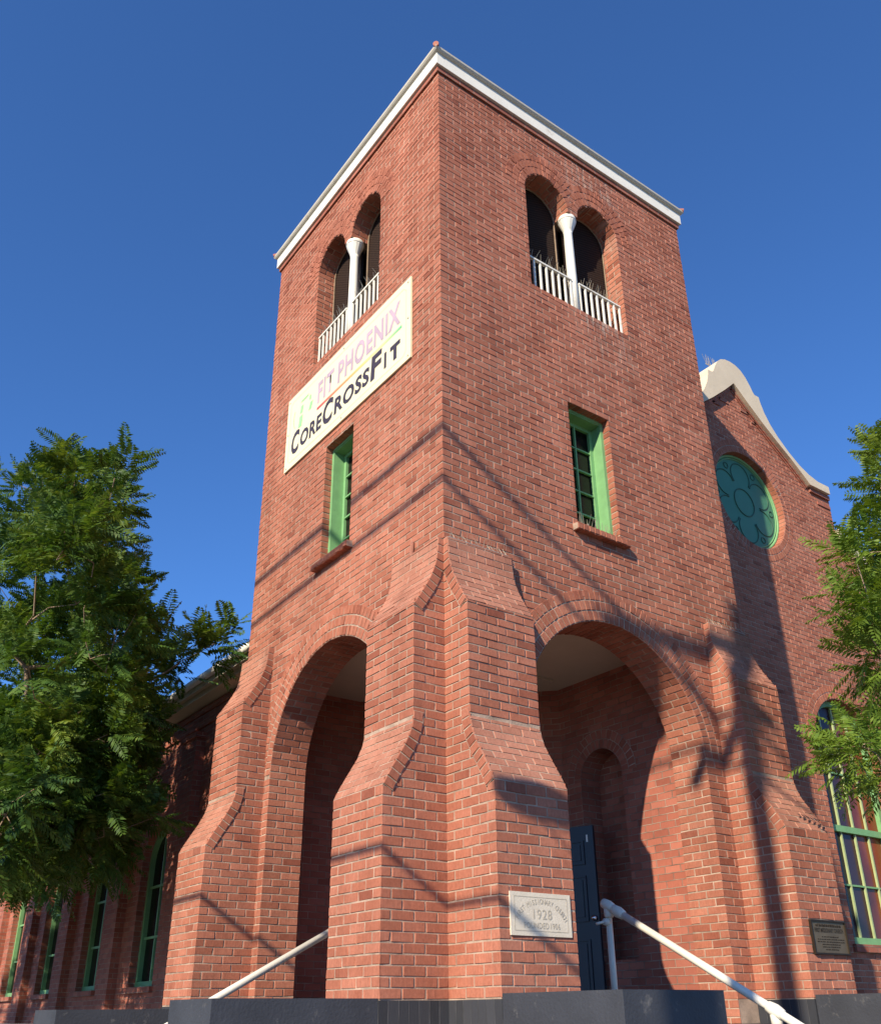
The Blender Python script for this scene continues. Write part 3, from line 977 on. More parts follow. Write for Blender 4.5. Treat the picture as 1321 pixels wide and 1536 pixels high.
# belfry columns, screens, railings
SPIKES = []
def spikes(p0, p1, n, h, lean, up=(0, 0, 1), seed=1, label='', w=.0035, spread=.5):
    rng = random.Random(seed)
    mb = MB()
    p0, p1, up, lean = Vector(p0), Vector(p1), Vector(up), Vector(lean)
    ax = (p1 - p0).normalized()
    tube(mb, [p0, p1], .008, 6)
    for i in range(n):
        b = p0.lerp(p1, (i + .5) / n)
        for k in (-1, 1):
            d = (up + lean * (rng.uniform(-spread, spread) + k * .22) + ax * rng.uniform(-.3, .3)).normalized() * h * rng.uniform(.85, 1.1)
            tube(mb, [b, b + d], [w, w * .6], 3, cap=False)
    o = mb.build('bird_spike_strip', M_STEEL, recalc=False)
    tag(o, label, 'bird spikes', 'bird spike strips')
for F, c, nm in ((FR, 2.105, 'front'), (FL, 2.03, 'side')):
    mb = MB(); q = F(c, 0, .105)
    lathe(mb, (q[0], q[1]), [(.066, ZB0), (.060, ZB0 + .6), (.056, 8.84), (.058, 8.865)], 20)
    col = mb.build('belfry_column', M_WHITE, church, True)
    mb = MB(); lathe(mb, (q[0], q[1]), [(.057, 8.86), (.062, 8.885), (.078, 8.93), (.102, 8.995), (.112, 9.022), (.112, 9.032)], 16); mb.build('capital', M_WHITE, col)
    mb = MB(); lathe(mb, (q[0], q[1]), [(.114, 9.033), (.119, 9.045), (.116, 9.075), (.11, 9.097)], 24); mb.build('abacus', M_WHITE, col, True)
    for s in (-1, 1):
        ca = c + s * (PIER / 2 + RB)
        mb = MB()
        ol = arch_path(ca - RB - .04, ca + RB + .04, ZB0, ZB1, 20)
        sheet(mb, F, ol, (), BD)
        sc = mb.build('wire_screen', M_SCREEN, church, recalc=False)
        mb = MB(); pth = arch_path(ca - RB + .012, ca + RB - .012, ZB0 + .01, ZB1, 20)
        tube(mb, [F(p[0], p[1], BD - .012) for p in pth], .010, 6)
        mb.build('screen_frame', M_BARK, sc)
        a, b = (c - BH + .012, c - .06) if s < 0 else (c + .06, c + BH - .012)
        mb = MB()
        obox(mb, F, a, b, ZB0 + .50, ZB0 + .522, .05, .085)
        rl = mb.build('railing', M_WHITE, church)
        mb = MB(); obox(mb, F, a, b, ZB0 + .022, ZB0 + .040, .055, .08); mb.build('bottom_rail', M_WHITE, rl)
        nb = 8
        for i in range(nb):
            u = a + .014 + (b - a - .028) * i / (nb - 1)
            mb = MB(); obox(mb, F, u - .0105, u + .0105, ZB0 + .0402, ZB0 + .4998, .058, .079); mb.build('baluster', M_WHITE, rl)
        q0, q1 = F(a + .02, ZB0 + .53, .10), F(b - .02, ZB0 + .53, .10)
        nv = Vector(F(0, 0, -1)) - Vector(F(0, 0, 0))
        which = {('front', -1): 'on the front belfry railing left of the white column',
                 ('front', 1): 'on the front belfry railing right of the white column',
                 ('side', 1): 'above the banner on the railing left of the column',
                 ('side', -1): 'above the banner on the railing right of the column'}[(nm, s)]
        spikes(q0, q1, 13, .15, nv, seed=3 + s, label='thin metal bird spikes ' + which)

# square headed tower windows
def tower_window(F, u0, u1, v0, v1, near_first):
    fr = .045
    mb = MB()
    for q in ((u0, u0 + fr, v0, v1), (u1 - fr, u1, v0, v1)):
        obox(mb, F, q[0], q[1], q[2], q[3], .10, .23)
        obox(mb, F, q[0] + .0, q[1] - .012 if q[0] == u0 else q[1], q[2], q[3], .088, .0999)
    obox(mb, F, u0 + fr, u1 - fr, v1 - fr, v1, .10, .23)
    obox(mb, F, u0 + fr, u1 - fr, v1 - fr + .012, v1, .088, .0999)
    obox(mb, F, u0 + fr, u1 - fr, v0, v0 + .03, .10, .23)
    w = mb.build('window', M_GREEN, church)
    a, b, c, d = u0 + fr, u1 - fr, v0 + .03, v1 - fr
    st = .045
    mb = MB()
    obox(mb, F, a, a + st, c, d, .2305, .265); obox(mb, F, b - st, b, c, d, .2305, .265)
    obox(mb, F, a + st, b - st, d - st, d, .2305, .265); obox(mb, F, a + st, b - st, c, c + st, .2305, .265)
    mb.build('sash', M_GREEN, w)
    a += st; b -= st; c += st; d -= st
    m_ = (a + b) / 2
    mb = MB(); obox(mb, F, m_ - .010, m_ + .010, c, d, .234, .262); mb.build('muntin', M_GREEN, w)
    for i in range(1, 5):
        z = c + (d - c) * i / 5
        mb = MB(); obox(mb, F, a, b, z - .009, z + .009, .2355, .2615); mb.build('muntin', M_GREEN, w)
    mb = MB(); sheet(mb, F, [(a - .01, c - .01), (b + .01, c - .01), (b + .01, d + .01), (a - .01, d + .01)], (), .268); mb.build('pane', M_GLASS, w, recalc=False)
    # ragged security mesh inside edge
    mb = MB()
    p0, p1 = u0 - .075, u1 + .075
    pts = [(-.075, v0 - .075), (-.075, v0 - .012), (.10, v0 + .018), (.10, v0 - .075)]
    for i in range(4):
        (da, za), (db, zb) = pts[i], pts[(i + 1) % 4]
        l = hypot(db - da, zb - za)
        mb.poly([F(p0, za, da), F(p1, za, da), F(p1, zb, db), F(p0, zb, db)], uv=[(p0, 0.004), (p1, 0.004), (p1, min(l, .122)), (p0, min(l, .122))])
    for p in (p0, p1):
        mb.poly([F(p, z, dd) for dd, z in pts])
    for i in range(len(mb.mi)): mb.mi[i] = 0
    cnt = round((p1 - p0) / .0765)
    o0 = Vector(F(0, 0, 0)); nf = Vector(F(0, 0, -1)) - o0; nu = Vector(F(0, 1, 0)) - o0
    for i in range(cnt):
        a_, b_ = p0 + (p1 - p0) * i / cnt + .004, p0 + (p1 - p0) * (i + 1) / cnt - .004
        one_brick(mb, (F(a_, v0 - .074, -.075), F(b_, v0 - .074, -.075), F(b_, v0 - .013, -.075), F(a_, v0 - .013, -.075)), nf, .010, 1)
        one_brick(mb, (F(a_, v0 - .012, -.082), F(b_, v0 - .012, -.082), F(b_, v0 + .017, .09), F(a_, v0 + .017, .09)), nu, .008, 1)
        one_brick(mb, (F(a_, v0 - .075, -.082), F(b_, v0 - .075, -.082), F(b_, v0 - .075, -.002), F(a_, v0 - .075, -.002)), -nu, .006, 1)
    mb.build('window_sill', [M_MORTAR, M_LAID], w, recalc=False)
    return w
tower_window(FR, *(1.735, 2.365, 4.465, 6.04), True)
tower_window(FL, *(1.70, 2.34, 4.465, 6.02), True)
spikes((1.75, .03, 4.475), (2.34, .03, 4.475), 13, .17, (0, -1, 0), seed=9, label='bird spikes on the brick sill of the front tower window')
spikes((.02, -.05, 3.80), (.72, -.05, 3.80), 15, .11, (0, -1, 0), seed=11, label='bird spikes along the top of the buttress above the white stone plaque', w=.0016)
spikes((3.60, -.05, 3.80), (4.25, -.05, 3.80), 14, .11, (0, -1, 0), seed=12, label='bird spikes along the top of the buttress above the bronze plaque', w=.0016)

# ------------------------------------------------------------------ nave gable
XC = 7.40
half_out = [(0, 10.13), (.14, 10.115), (.27, 10.06), (.38, 9.96), (.47, 9.82), (.53, 9.70), (.57, 9.66), (.68, 9.66), (.70, 9.55), (.76, 9.37), (.88, 9.16),
            (1.05, 8.96), (1.30, 8.74), (1.57, 8.56), (1.80, 8.46), (2.05, 8.40), (2.38, 8.40)]
half_in = [(2.38, 8.25), (1.78, 8.25), (1.60, 8.40), (1.32, 8.62), (1.02, 8.83), (.66, 9.10), (.30, 9.40), (.0, 9.67)]
CXC = XC - .03
outl = [(CXC + a, z) for a, z in half_out] + [(CXC + a, z) for a, z in half_in] + [(CXC - a, z) for a, z in half_in[::-1][1:]] + [(CXC - a, z) for a, z in half_out[::-1][:-1]]
mb = MB(); prism(mb, FN, outl, -.10, .45)
mb.build('gable_coping', M_STUCCO, church)
gx0, gx1 = XC - 2.40, XC + 2.42
inner = [(XC - a, z - .0) for a, z in half_in] + [(XC + a, z) for a, z in half_in[::-1][1:]]
ROSE = (7.42, 7.42, .87)
rose = arc(ROSE[0], ROSE[1], ROSE[2], 0, 2 * pi, 56)[:-1]
sw_r = arch_path(8.0, 9.6, .70, 3.47, 24)
wall = [(W + .0, -.2), (gx1, -.2), (gx1, 8.245)] + [(CXC + a + (.04 if a > .05 else 0), z + .02) for a, z in half_in[1:]] + [(CXC - a - (.04 if a > .05 else 0), z + .02) for a, z in half_in[::-1][1:-1]] + [(gx0, 8.245), (gx0, 7.4), (W, 7.4)]
mb = MB()
sheet(mb, FN, wall, [rose, sw_r])
sheet(mb, lambda u, v, d: (gx1, u, v), [(YF, -.2), (YF + 14, -.2), (YF + 14, 8.245), (YF, 8.245)])
reveal(mb, FN, sw_r, 0, .3, True)
L = 0
for i in range(56):
    a, b = rose[i], rose[(i + 1) % 56]
    mb.poly([FN(a[0], a[1], 0), FN(b[0], b[1], 0), FN(b[0], b[1], .25), FN(a[0], a[1], .25)], uv=[(0, L), (0, L + .0976), (.25, L + .0976), (.25, L)])
    L += .0976
# lower aisle wall running on to the side
sheet(mb, FN, [(gx1, -.2), (16, -.2), (16, 4.2), (gx1, 7.35)])
rc_ = arc(ROSE[0], ROSE[1], ROSE[2] + .17, 0, 2 * pi, 48)[:-1]
wc_ = [(8.0, .70), (8.0, 3.47)] + arc(8.8, 3.47, .8 + .17, pi, 0, 30) + [(9.6, 3.47), (9.6, .70)]
lay_face(mb, FN, [(W, -.2), (gx1 + E_, -.2)] + wall[2:], [rc_, wc_], 0.03, 9.7)
lay_face(mb, FN, [(gx1 + .01, 0), (16, 0), (16, 4.2), (gx1 + .01, 7.35)], [], 0.03, 7.3)
lay_reveal(mb, FN, sw_r, .13)
for i in range(72):
    t0, t1 = 2 * pi * i / 72 + .004, 2 * pi * (i + 1) / 72 - .004
    P = lambda t, d: FN(ROSE[0] + ROSE[2] * cos(t), ROSE[1] + ROSE[2] * sin(t), d)
    tm = (t0 + t1) / 2
    one_brick(mb, (P(t0, -.004), P(t1, -.004), P(t1, .13), P(t0, .13)), (-cos(tm), 0, -sin(tm)), .006, 1)
mb.build('gable_wall', [M_MORTAR, M_LAID], church, recalc=False)
mb = MB(); lay_ring(mb, FN, ROSE[0], ROSE[1], ROSE[2], 2, .11, lambda q: 0, lambda q: 2 * pi); ring(mb, FN, ROSE[0], ROSE[1], ROSE[2], ROSE[2] + .22, 0, 2 * pi, d0=-.003, n=72); mb.mi = [1 if i < len(mb.mi) - 216 else 0 for i in range(len(mb.mi))]; mb.build('brick_arch', [M_MORTAR, M_LAID], church, recalc=False)
mb = MB(); ring(mb, FN, 8.8, 3.47, .8, 1.02, 0, pi, d0=-.003, n=48); lay_ring(mb, FN, 8.8, 3.47, .8, 2, .11, lambda q: 0, lambda q: pi); mb.build('brick_arch', [M_MORTAR, M_LAID], church, recalc=False)
# kneeler corbels under the coping
for s in (-1, 1):
    for (a, b, z0, z1, p) in ((1.82, 2.40, 8.165, 8.248, .045), (2.02, 2.40, 7.98, 8.05, .022), (.42, .66, 9.08, 9.13, .02), (.16, .42, 9.22, 9.27, .02)):
        u0, u1 = sorted((XC + s * a, XC + s * b))
        mb = MB(); obox(mb, FN, u0, u1, z0, z1, -p, .02); mb.build('corbel', M_BRICK, church)
    mb = MB()
    pts = [(CXC + s * a, z - .012) for a, z in half_in[1:]]
    for p, q in zip(pts, pts[1:]):
        t = Vector((q[0] - p[0], q[1] - p[1])).normalized()
        n = Vector((-t.y, t.x))
        if n.y > 0: n = -n
        for k, (o0, o1, dd) in enumerate(((0, .04, -.04), (.0402, .075, -.02))):
            A, B = (p[0] + n.x * o0, p[1] + n.y * o0), (q[0] + n.x * o0, q[1] + n.y * o0)
            Cc, Dd = (q[0] + n.x * o1, q[1] + n.y * o1), (p[0] + n.x * o1, p[1] + n.y * o1)
            mb.poly([FN(*A, dd), FN(*B, dd), FN(*Cc, dd), FN(*Dd, dd)])
            mb.poly([FN(*Dd, dd), FN(*Cc, dd), FN(*Cc, .01), FN(*Dd, .01)])
            mb.poly([FN(*A, dd), FN(*B, dd), FN(*B, .01), FN(*A, .01)])
    mb.build('corbel_course', M_BRICK, church, recalc=False)
mb = MB()
prism(mb, FN, [(gx1 - .0, 7.35), (16, 4.2), (16, 4.4), (gx1 - .0, 7.58)], -.07, .3)
mb.build('aisle_coping', M_STUCCO, church)
mb = MB(); ex = YF + 14
for s in (-1, 1):
    mb.poly([(XC, YF + .3, 9.5), (XC, ex, 9.5), (XC + s * 2.5, ex, 8.0), (XC + s * 2.5, YF + .3, 8.0)])
mb.poly([(.6, D + .3, 4.46), (.6, 24, 4.46), (XC - 2.4, 24, 6.9), (XC - 2.4, D + .3, 6.9)])
mb.poly([(16, YF + .3, 4.2), (16, 24, 4.2), (XC + 2.4, 24, 7.3), (XC + 2.4, YF + .3, 7.3)])
mb.build('roof', M_TILE, church, recalc=False)
mb = MB(); sheet(mb, lambda u, v, d: (gx0, u, v), [(D - .5, 5.0), (24, 5.0), (24, 8.2), (D - .5, 8.2)]); mb.build('clerestory_wall', M_BRICK, church, recalc=False)
spikes((CXC - .42, YF + .1, 10.03), (CXC + .36, YF + .1, 10.05), 14, .2, (1, 0, .2), seed=21, label='bird spikes on the rounded cream peak of the gable', w=.0045)

# blind rose window, carved green board
mb = MB()
sheet(mb, FN, arc(ROSE[0], ROSE[1], ROSE[2] + .01, 0, 2 * pi, 56)[:-1], (), .13)
rw = mb.build('rose_window', M_TEAL, church, recalc=False)
mb = MB()
for rr, tt in ((.845, .024), (.795, .010)):
    tube(mb, [FN(p[0], p[1], .122) for p in arc(ROSE[0], ROSE[1], rr, 0, 2 * pi, 64)], tt, 8, cap=False)
mb.build('rim_moulding', M_GREEN, rw, True)
def groove(pts, r=.012):
    mb = MB()
    tube(mb, [FN(p[0], p[1], .128) for p in pts], r, 6)
    mb.build('petal_moulding', M_GROOVE, rw, True)
groove(arc(ROSE[0], ROSE[1], .25, 0, 2 * pi, 40))
for k in range(6):
    a = pi / 6 + k * pi / 3
    cx, cz = ROSE[0] + .50 * cos(a), ROSE[1] + .50 * sin(a)
    groove(arc(cx, cz, .235, a - 2.25, a + 2.25, 28), .011)
    a += pi / 6
    groove(arc(ROSE[0] + .69 * cos(a), ROSE[1] + .69 * sin(a), .052, 0, 2 * pi, 20), .010)

# stained glass window
mb = MB()
op = arch_path(8.0, 9.6, .70, 3.47, 28)
ip = arch_path(8.09, 9.51, .79, 3.47, 28)
for i in range(len(op) - 1):
    mb.poly([FN(*op[i], .12), FN(*op[i + 1], .12), FN(*ip[i + 1], .12), FN(*ip[i], .12)])
    mb.poly([FN(*ip[i], .12), FN(*ip[i + 1], .12), FN(*ip[i + 1], .20), FN(*ip[i], .20)])
obox(mb, FN, 8.0, 9.6, .70, .80, .115, .2)
sg = mb.build('stained_glass_window', M_GREEN, church, recalc=False)
mb = MB(); obox(mb, FN, 8.09, 9.51, 2.24, 2.33, .13, .20); mb.build('transom_bar', M_GREEN, sg)
for i in range(1, 4):
    u = 8.09 + 1.42 * i / 4
    mb = MB(); obox(mb, FN, u - .016, u + .016, .80, 2.239, .155, .185); obox(mb, FN, u - .016, u + .016, 2.331, 3.47 + sqrt(.71 ** 2 - (u - 8.8) ** 2), .155, .185); mb.build('muntin', M_MUNTIN, sg)
for z in (1.50, 3.12):
    mb = MB(); obox(mb, FN, 8.09, 9.51, z - .012, z + .012, .157, .183); mb.build('glazing_bar', M_GREEN, sg)
mb = MB(); sheet(mb, FN, arch_path(8.05, 9.55, .75, 3.47, 28), (), .19); mb.build('pane', M_STAINED, sg, recalc=False)
mb = MB(); obox(mb, FN, 7.93, 9.67, .60, .698, -.06, .11); mb.build('window_sill', M_BRICK, sg)

# ------------------------------------------------------------------ side wing
wins = [(5.7, 6.75), (8.3, 9.35), (10.95, 12.0), (13.65, 14.7), (16.4, 17.45)]
WZ0, WZ1 = .30, 2.1
mb = MB()
holes = [arch_path(a, b, WZ0, WZ1, 16) for a, b in wins]
sheet(mb, FW, [(D, -.2), (24, -.2), (24, 4.32), (D, 4.32)], holes)
for h in holes: reveal(mb, FW, h, 0, .25, True)
mb.build('wing_wall', M_BRICK, church, recalc=False)
for i in range(6):
    y = 4.55 + 2.66 * i
    mb = MB(); obox(mb, FW, y, y + .55, -.2, 3.7, -.14, -.001); obox(mb, FW, y - .04, y + .59, 3.7002, 3.78, -.17, -.001)
    mb.build('pilaster', M_BRICK, church)
for z, p in ((3.90, .035), (4.12, .03)):
    mb = MB(); obox(mb, FW, D + .01, 24, z, z + .085, -p, -.001); mb.build('string_course', M_BRICK, church)
for (a, b) in wins:
    op = arch_path(a, b, WZ0, WZ1, 16); ip = arch_path(a + .07, b - .07, WZ0 + .07, WZ1, 16)
    mb = MB()
    for i in range(len(op) - 1):
        mb.poly([FW(*op[i], .12), FW(*op[i + 1], .12), FW(*ip[i + 1], .12), FW(*ip[i], .12)])
        mb.poly([FW(*ip[i], .12), FW(*ip[i + 1], .12), FW(*ip[i + 1], .2), FW(*ip[i], .2)])
    obox(mb, FW, a, b, WZ0, WZ0 + .08, .115, .2)
    w = mb.build('window', M_GREEN, church, recalc=False)
    m_ = (a + b) / 2
    mb = MB(); obox(mb, FW, m_ - .02, m_ + .02, WZ0 + .08, WZ1 + .44, .15, .18); mb.build('muntin', M_GREEN, w)
    for z in (1.0, 1.75):
        mb = MB(); obox(mb, FW, a + .07, b - .07, z - .018, z + .018, .152, .178); mb.build('muntin', M_GREEN, w)
    mb = MB(); sheet(mb, FW, arch_path(a + .04, b - .04, WZ0 + .04, WZ1, 16), (), .19); mb.build('pane', M_GLASS, w, recalc=False)
    mb = MB(); obox(mb, FW, a - .06, b + .06, WZ0 - .085, WZ0 - .001, -.06, .1); mb.build('window_sill', M_BRICK, w)
mb = MB(); box(mb, .47, XW + .05, D + .02, 24, 4.325, 4.36); mb.build('soffit', M_SOFFIT, church)
mb = MB(); box(mb, .44, .4695, D + .02, 24, 4.29, 4.41); mb.build('fascia', M_GUTTER, church)
mb = MB(); tube(mb, [(.385, D + .03, 4.40), (.385, 24, 4.40)], .055, 10); mb.build('gutter', M_WHITE, church, True)
mb = MB(); box(mb, .55, XW, D + .02, 24, 4.24, 4.3245); mb.build('bed_moulding', M_SOFFIT, church)
mb = MB(); box(mb, 1.5, 2.1, 9.75, 10.35, 4.4, 5.27); box(mb, 1.45, 2.15, 9.70, 10.40, 5.2702, 5.40); mb.build('chimney', M_BRICK, church)
flat('terrace', -.6, 20, 4.3, 26, -.9, M_CONC)

# ------------------------------------------------------------------ stairs, cheek walls, rails
def cheek(x0, x1, y0, y1, z1, label):
    mb = MB(); box(mb, x0, x1, y0, y1, GZ, z1)
    o = mb.build('stair_cheek_wall', M_DARKP)
    bv = o.modifiers.new('bevel', 'BEVEL'); bv.width = .022; bv.segments = 3
    tag(o, label, 'low wall', 'dark grey walls beside the porch steps')
cheek(.002, .93, -1.737, -.612, .03, 'dark grey painted wall in front of the buttress with the white stone plaque')
cheek(-1.838, -.612, .002, .70, .008, 'dark grey painted wall before the steps at the foot of the white rail below the banner')
cheek(3.6, 4.3, -1.737, -.612, .03, 'dark grey painted wall under the buttress with the bronze plaque')
cheek(-1.838, -.612, 3.38, 4.08, -.03, 'dark grey painted wall farther back, nearest the leafy tree at the wing')
def steps(F, u0, u1):
    mb = MB()
    n = 9; rise = (-.20 - GZ) / n; run = .29
    for i in range(n):
        d = -.02 - run * i
        obox(mb, F, u0, u1, GZ, -.20 - rise * i, d - run + .001, d)
    tag(mb.build('porch_steps', M_DARKP), kind='structure')
steps(FR, .935, 3.58); steps(FL, .745, 3.365)

def rail(name, pts, label, knob=None):
    r = empty(name)
    tag(r, label, 'handrail')
    return r
hr = rail('handrail', None, 'white pipe handrail with an upright post sloping down from the porch door')
a, b = Vector((1.95, .225, .765)), Vector((1.95, -2.35, -.625))
mb = MB(); tube(mb, [a, b], .031, 14); mb.build('rail_pipe', M_PIPE, hr, True)
mb = MB(); tube(mb, [Vector((1.95, .23, .73)), Vector((1.95, .23, -.21))], .029, 14); mb.build('post', M_PIPE, hr, True)
dr = (b - a).normalized()
def fitting(p, d, vert, par):
    mb = MB()
    lp = [p + d * t for t in (-.07, -.062, -.03, 0, .03, .062, .07)]
    tube(mb, lp, [.034, .041, .046, .050, .046, .041, .034], 14)
    if vert:
        tube(mb, [p + Vector((0, 0, -.0)), p + Vector((0, 0, -.09)), p + Vector((0, 0, -.10))], [.044, .041, .034], 14)
    mb.build('pipe_fitting', M_PIPE, par, True)
fitting(a, dr, True, hr)
fitting(a + dr * .13, dr, False, hr)
pm = a + dr * 1.81
fitting(pm, dr, True, hr)
mb = MB(); tube(mb, [pm, Vector((pm.x, pm.y, GZ + .2))], .029, 14); mb.build('post', M_PIPE, hr, True)
mb = MB(); pp = Vector((1.95, .23, .62))
tube(mb, [pp, pp + Vector((-.06, -.0, .01))], .030, 10); tube(mb, [pp + Vector((-.05, 0, .01)), pp + Vector((-.13, .03, -.01))], .012, 8)
mb.build('bracket', M_PIPE, hr, True)
hl = rail('handrail', None, 'chipped white pipe handrail in the side arch under the banner, partly behind a buttress')
a, b = Vector((.30, 2.0, .69)), Vector((-2.2, 2.0, -.62))
mb = MB(); tube(mb, [a, b], .031, 14); mb.build('rail_pipe', M_PIPE, hl, True)
mb = MB(); tube(mb, [Vector((.30, 2.0, .69)), Vector((.30, 2.0, -.21))], .029, 14); mb.build('post', M_PIPE, hl, True)
mb = MB(); tube(mb, [Vector((-1.95, 2.0, -.50)), Vector((-1.95, 2.0, GZ + .2))], .029, 14); mb.build('post', M_PIPE, hl, True)

# ------------------------------------------------------------------ banner and plaques
bn = empty('wall_banner')
tag(bn, 'cream banner lettered in black and mauve on the sunlit side of the tower', 'banner')
SY0, SY1, SZ0, SZ1 = 3.40, .51, 6.18, 7.30
FS = lambda u, v, d: (-.03 + d, SY0 - u, v)     # u runs left to right as read
SW = SY0 - SY1
mb = MB(); obox(mb, FS, 0, SW, SZ0, SZ1, 0, .022); mb.build('panel', M_SIGN, bn)
mb = MB()
c = .09; bx = [(c, SZ0 + c + .05), (c + .05, SZ0 + c), (SW - c - .05, SZ0 + c), (SW - c, SZ0 + c + .05), (SW - c, SZ1 - c - .05), (SW - c - .05, SZ1 - c), (c + .05, SZ1 - c), (c, SZ1 - c - .05)]
for i in range(8):
    p, q = Vector(bx[i]), Vector(bx[(i + 1) % 8])
    t = (q - p).normalized(); n = Vector((-t.y, t.x)) * .006
    mb.poly([FS(*(p - n), -.002), FS(*(q - n), -.002), FS(*(q + n), -.002), FS(*(p + n), -.002)])
mb.build('border_line', M_SLINE, bn, recalc=False)
X_, Y_ = (0, -1, 0), (0, 0, 1)
def word(body, u, v, cap, width, mat, fat, shear=0.0, name='lettering'):
    o = lettering(name, body, cap / .70, (-.03, SY0 - u, v), X_, Y_, mat, bn, fat, .003, 1.0, shear)
    ys = [w.co.y for w in o.data.vertices]
    w0 = max(ys) - min(ys)
    k = width / w0
    y0 = max(ys)
    for w in o.data.vertices: w.co.y = (SY0 - u) - (y0 - w.co.y) * k
    return o
# small capitals, larger first letters of each word
word('C', .17, 6.365, .31, .21, M_INK, .015, .10)
word('ORE', .41, 6.372, .215, .55, M_INK, .011, .06)
word('C', .985, 6.355, .315, .25, M_INK, .015, .10)
word('ROSS', 1.265, 6.37, .215, .79, M_INK, .011, .06)
word('F', 2.085, 6.355, .31, .235, M_INK, .017, .06)
word('I', 2.37, 6.355, .20, .045, M_INK, .012)
word('T', 2.49, 6.355, .19, .20, M_INK, .018)
word('FIT', .82, 6.80, .30, .40, M_MAUVE, .015)
word('PHOENIX', 1.32, 6.80, .30, 1.37, M_MAUVE, .015)
mb = MB()
nn = 24
for i in range(nn):
    u0, u1 = .82 + 1.9 * i / nn, .82 + 1.9 * (i + 1) / nn
    mb.poly([FS(u0, 6.69, -.003), FS(u1, 6.69, -.003), FS(u1, 6.728, -.003), FS(u0, 6.728, -.003)], uv=[(i / nn, 0), ((i + 1) / nn, 0), ((i + 1) / nn, 1), (i / nn, 1)])
mb.build('rainbow_rule', M_STRIPE, bn, recalc=False)
for u_, v_ in ((.05, SZ0 + .05), (.05, SZ1 - .05), (SW / 2, SZ0 + .05), (SW / 2, SZ1 - .05), (SW - .05, SZ0 + .05), (SW - .05, SZ1 - .05), (.05, (SZ0 + SZ1) / 2), (SW - .05, (SZ0 + SZ1) / 2)):
    mb = MB(); tube(mb, [FS(u_, v_, .0), FS(u_, v_, -.008)], .013, 8); mb.build('screw', M_GUTTER, bn)
# round emblem, a broken F and P inside an open circle
mb = MB()
def blk(u0, u1, v0, v1, sk=.0):
    mb.poly([FS(u0, v0, -.003), FS(u1, v0, -.003), FS(u1 + sk, v1, -.003), FS(u0 + sk, v1, -.003)])
blk(.33, .42, 6.69, 6.86, .02); blk(.355, .425, 6.90, 7.01, .02); blk(.36, .55, 7.07, 7.10, .03)
blk(.59, .66, 6.82, 6.93, .04); blk(.60, .64, 6.98, 7.05, .0)
for (a0, a1) in ((2.7, 3.7),):
    p = arc(.47, 6.90, .29, a0, a1, 14); q = arc(.47, 6.90, .275, a0, a1, 14)
    for i in range(14):
        mb.poly([FS(*p[i], -.003), FS(*p[i + 1], -.003), FS(*q[i + 1], -.003), FS(*q[i], -.003)])
mb.build('emblem', M_SGREEN, bn, recalc=False)

sp = empty('stone_plaque')
tag(sp, 'white carved stone plaque dated 1928 set in the front buttress', 'plaque')
mb = MB(); obox(mb, FB, .095, .682, .405, .702, -.016, -.0005); mb.build('slab', M_STONE, sp)
mb = MB()
for q in ((.13, .647, .668, .673), (.13, .647, .436, .441), (.13, .135, .4411, .6679), (.642, .647, .4411, .6679)):
    obox(mb, FB, *q, -.0172, -.0161)
mb.build('incised_border', M_STONED, sp)
PX, PY = (1, 0, 0), (0, 0, 1)
yb = -.606 - .016
lettering('lettering', '1928', .098, (.392, yb, .520), PX, PY, M_STONED, sp, .0, .002, .95, 0, 'CENTER')
lettering('lettering', 'FOUNDED', .058, (.335, yb, .457), PX, PY, M_STONED, sp, .0, .002, .82, 0, 'CENTER')
lettering('lettering', '1906', .058, (.515, yb, .457), PX, PY, M_STONED, sp, .0, .002, .82, 0, 'CENTER')
txt = 'FIRST MISSIONARY CHURCH'
for i, ch in enumerate(txt):
    if ch == ' ': continue
    a = radians(158 - (136) * i / (len(txt) - 1))
    cx, cz = .390 + .235 * cos(a), .455 + .170 * sin(a)
    th = atan2(.170 * cos(a) * 1.0, -.235 * sin(a)) + pi
    tx = Vector((cos(th), 0, sin(th))); ty = Vector((-sin(th), 0, cos(th)))
    lettering('lettering', ch, .052, (cx, yb, cz), tx, ty, M_STONED, sp, .0, .002, .8, 0, 'CENTER')

bp_ = empty('bronze_plaque')
tag(bp_, 'dark bronze plaque with raised lettering on the buttress by the stained glass window', 'plaque')
mb = MB(); obox(mb, FB, 3.70, 4.235, .375, .655, -.018, -.0005); mb.build('plate', M_BRONZE, bp_)
mb = MB()
for q in ((3.69, 4.245, .65, .665), (3.69, 4.245, .365, .38), (3.69, 3.703, .3801, .6499), (4.232, 4.245, .3801, .6499)):
    obox(mb, FB, *q, -.030, -.0004)
mb.build('rim', M_BRONZED, bp_)
yb = -.606 - .018
lettering('lettering', 'FIRST MISSIONARY CHURCH', .052, (3.967, yb, .558), PX, PY, M_BRONZED, bp_, .0012, .003, .62, 0, 'CENTER')
rng = random.Random(4)
mb = MB()
def scr(z, u0, u1, h):
    u = u0
    while u < u1:
        w = rng.uniform(.012, .034)
        k = 0
        while k < w:
            obox(mb, FB, u + k, u + k + .0035, z, z + h * rng.uniform(.6, 1), -.0205, -.0182)
            k += .007
        u += w + .010
scr(.606, 3.77, 4.18, .026)
for i, (u0, u1) in enumerate(((3.84, 4.09), (3.77, 4.18), (3.76, 4.18), (3.83, 4.12), (3.83, 4.10), (3.87, 4.08))):
    scr(.515 - .022 * i, u0, u1, .010)
mb.build('raised_small_print', M_BRONZED, bp_)
cp = empty('wall_pipe_stub')
tag(cp, 'short pinkish pipe stub with a loose wire on the tower wall beside the corner buttress', 'pipe')
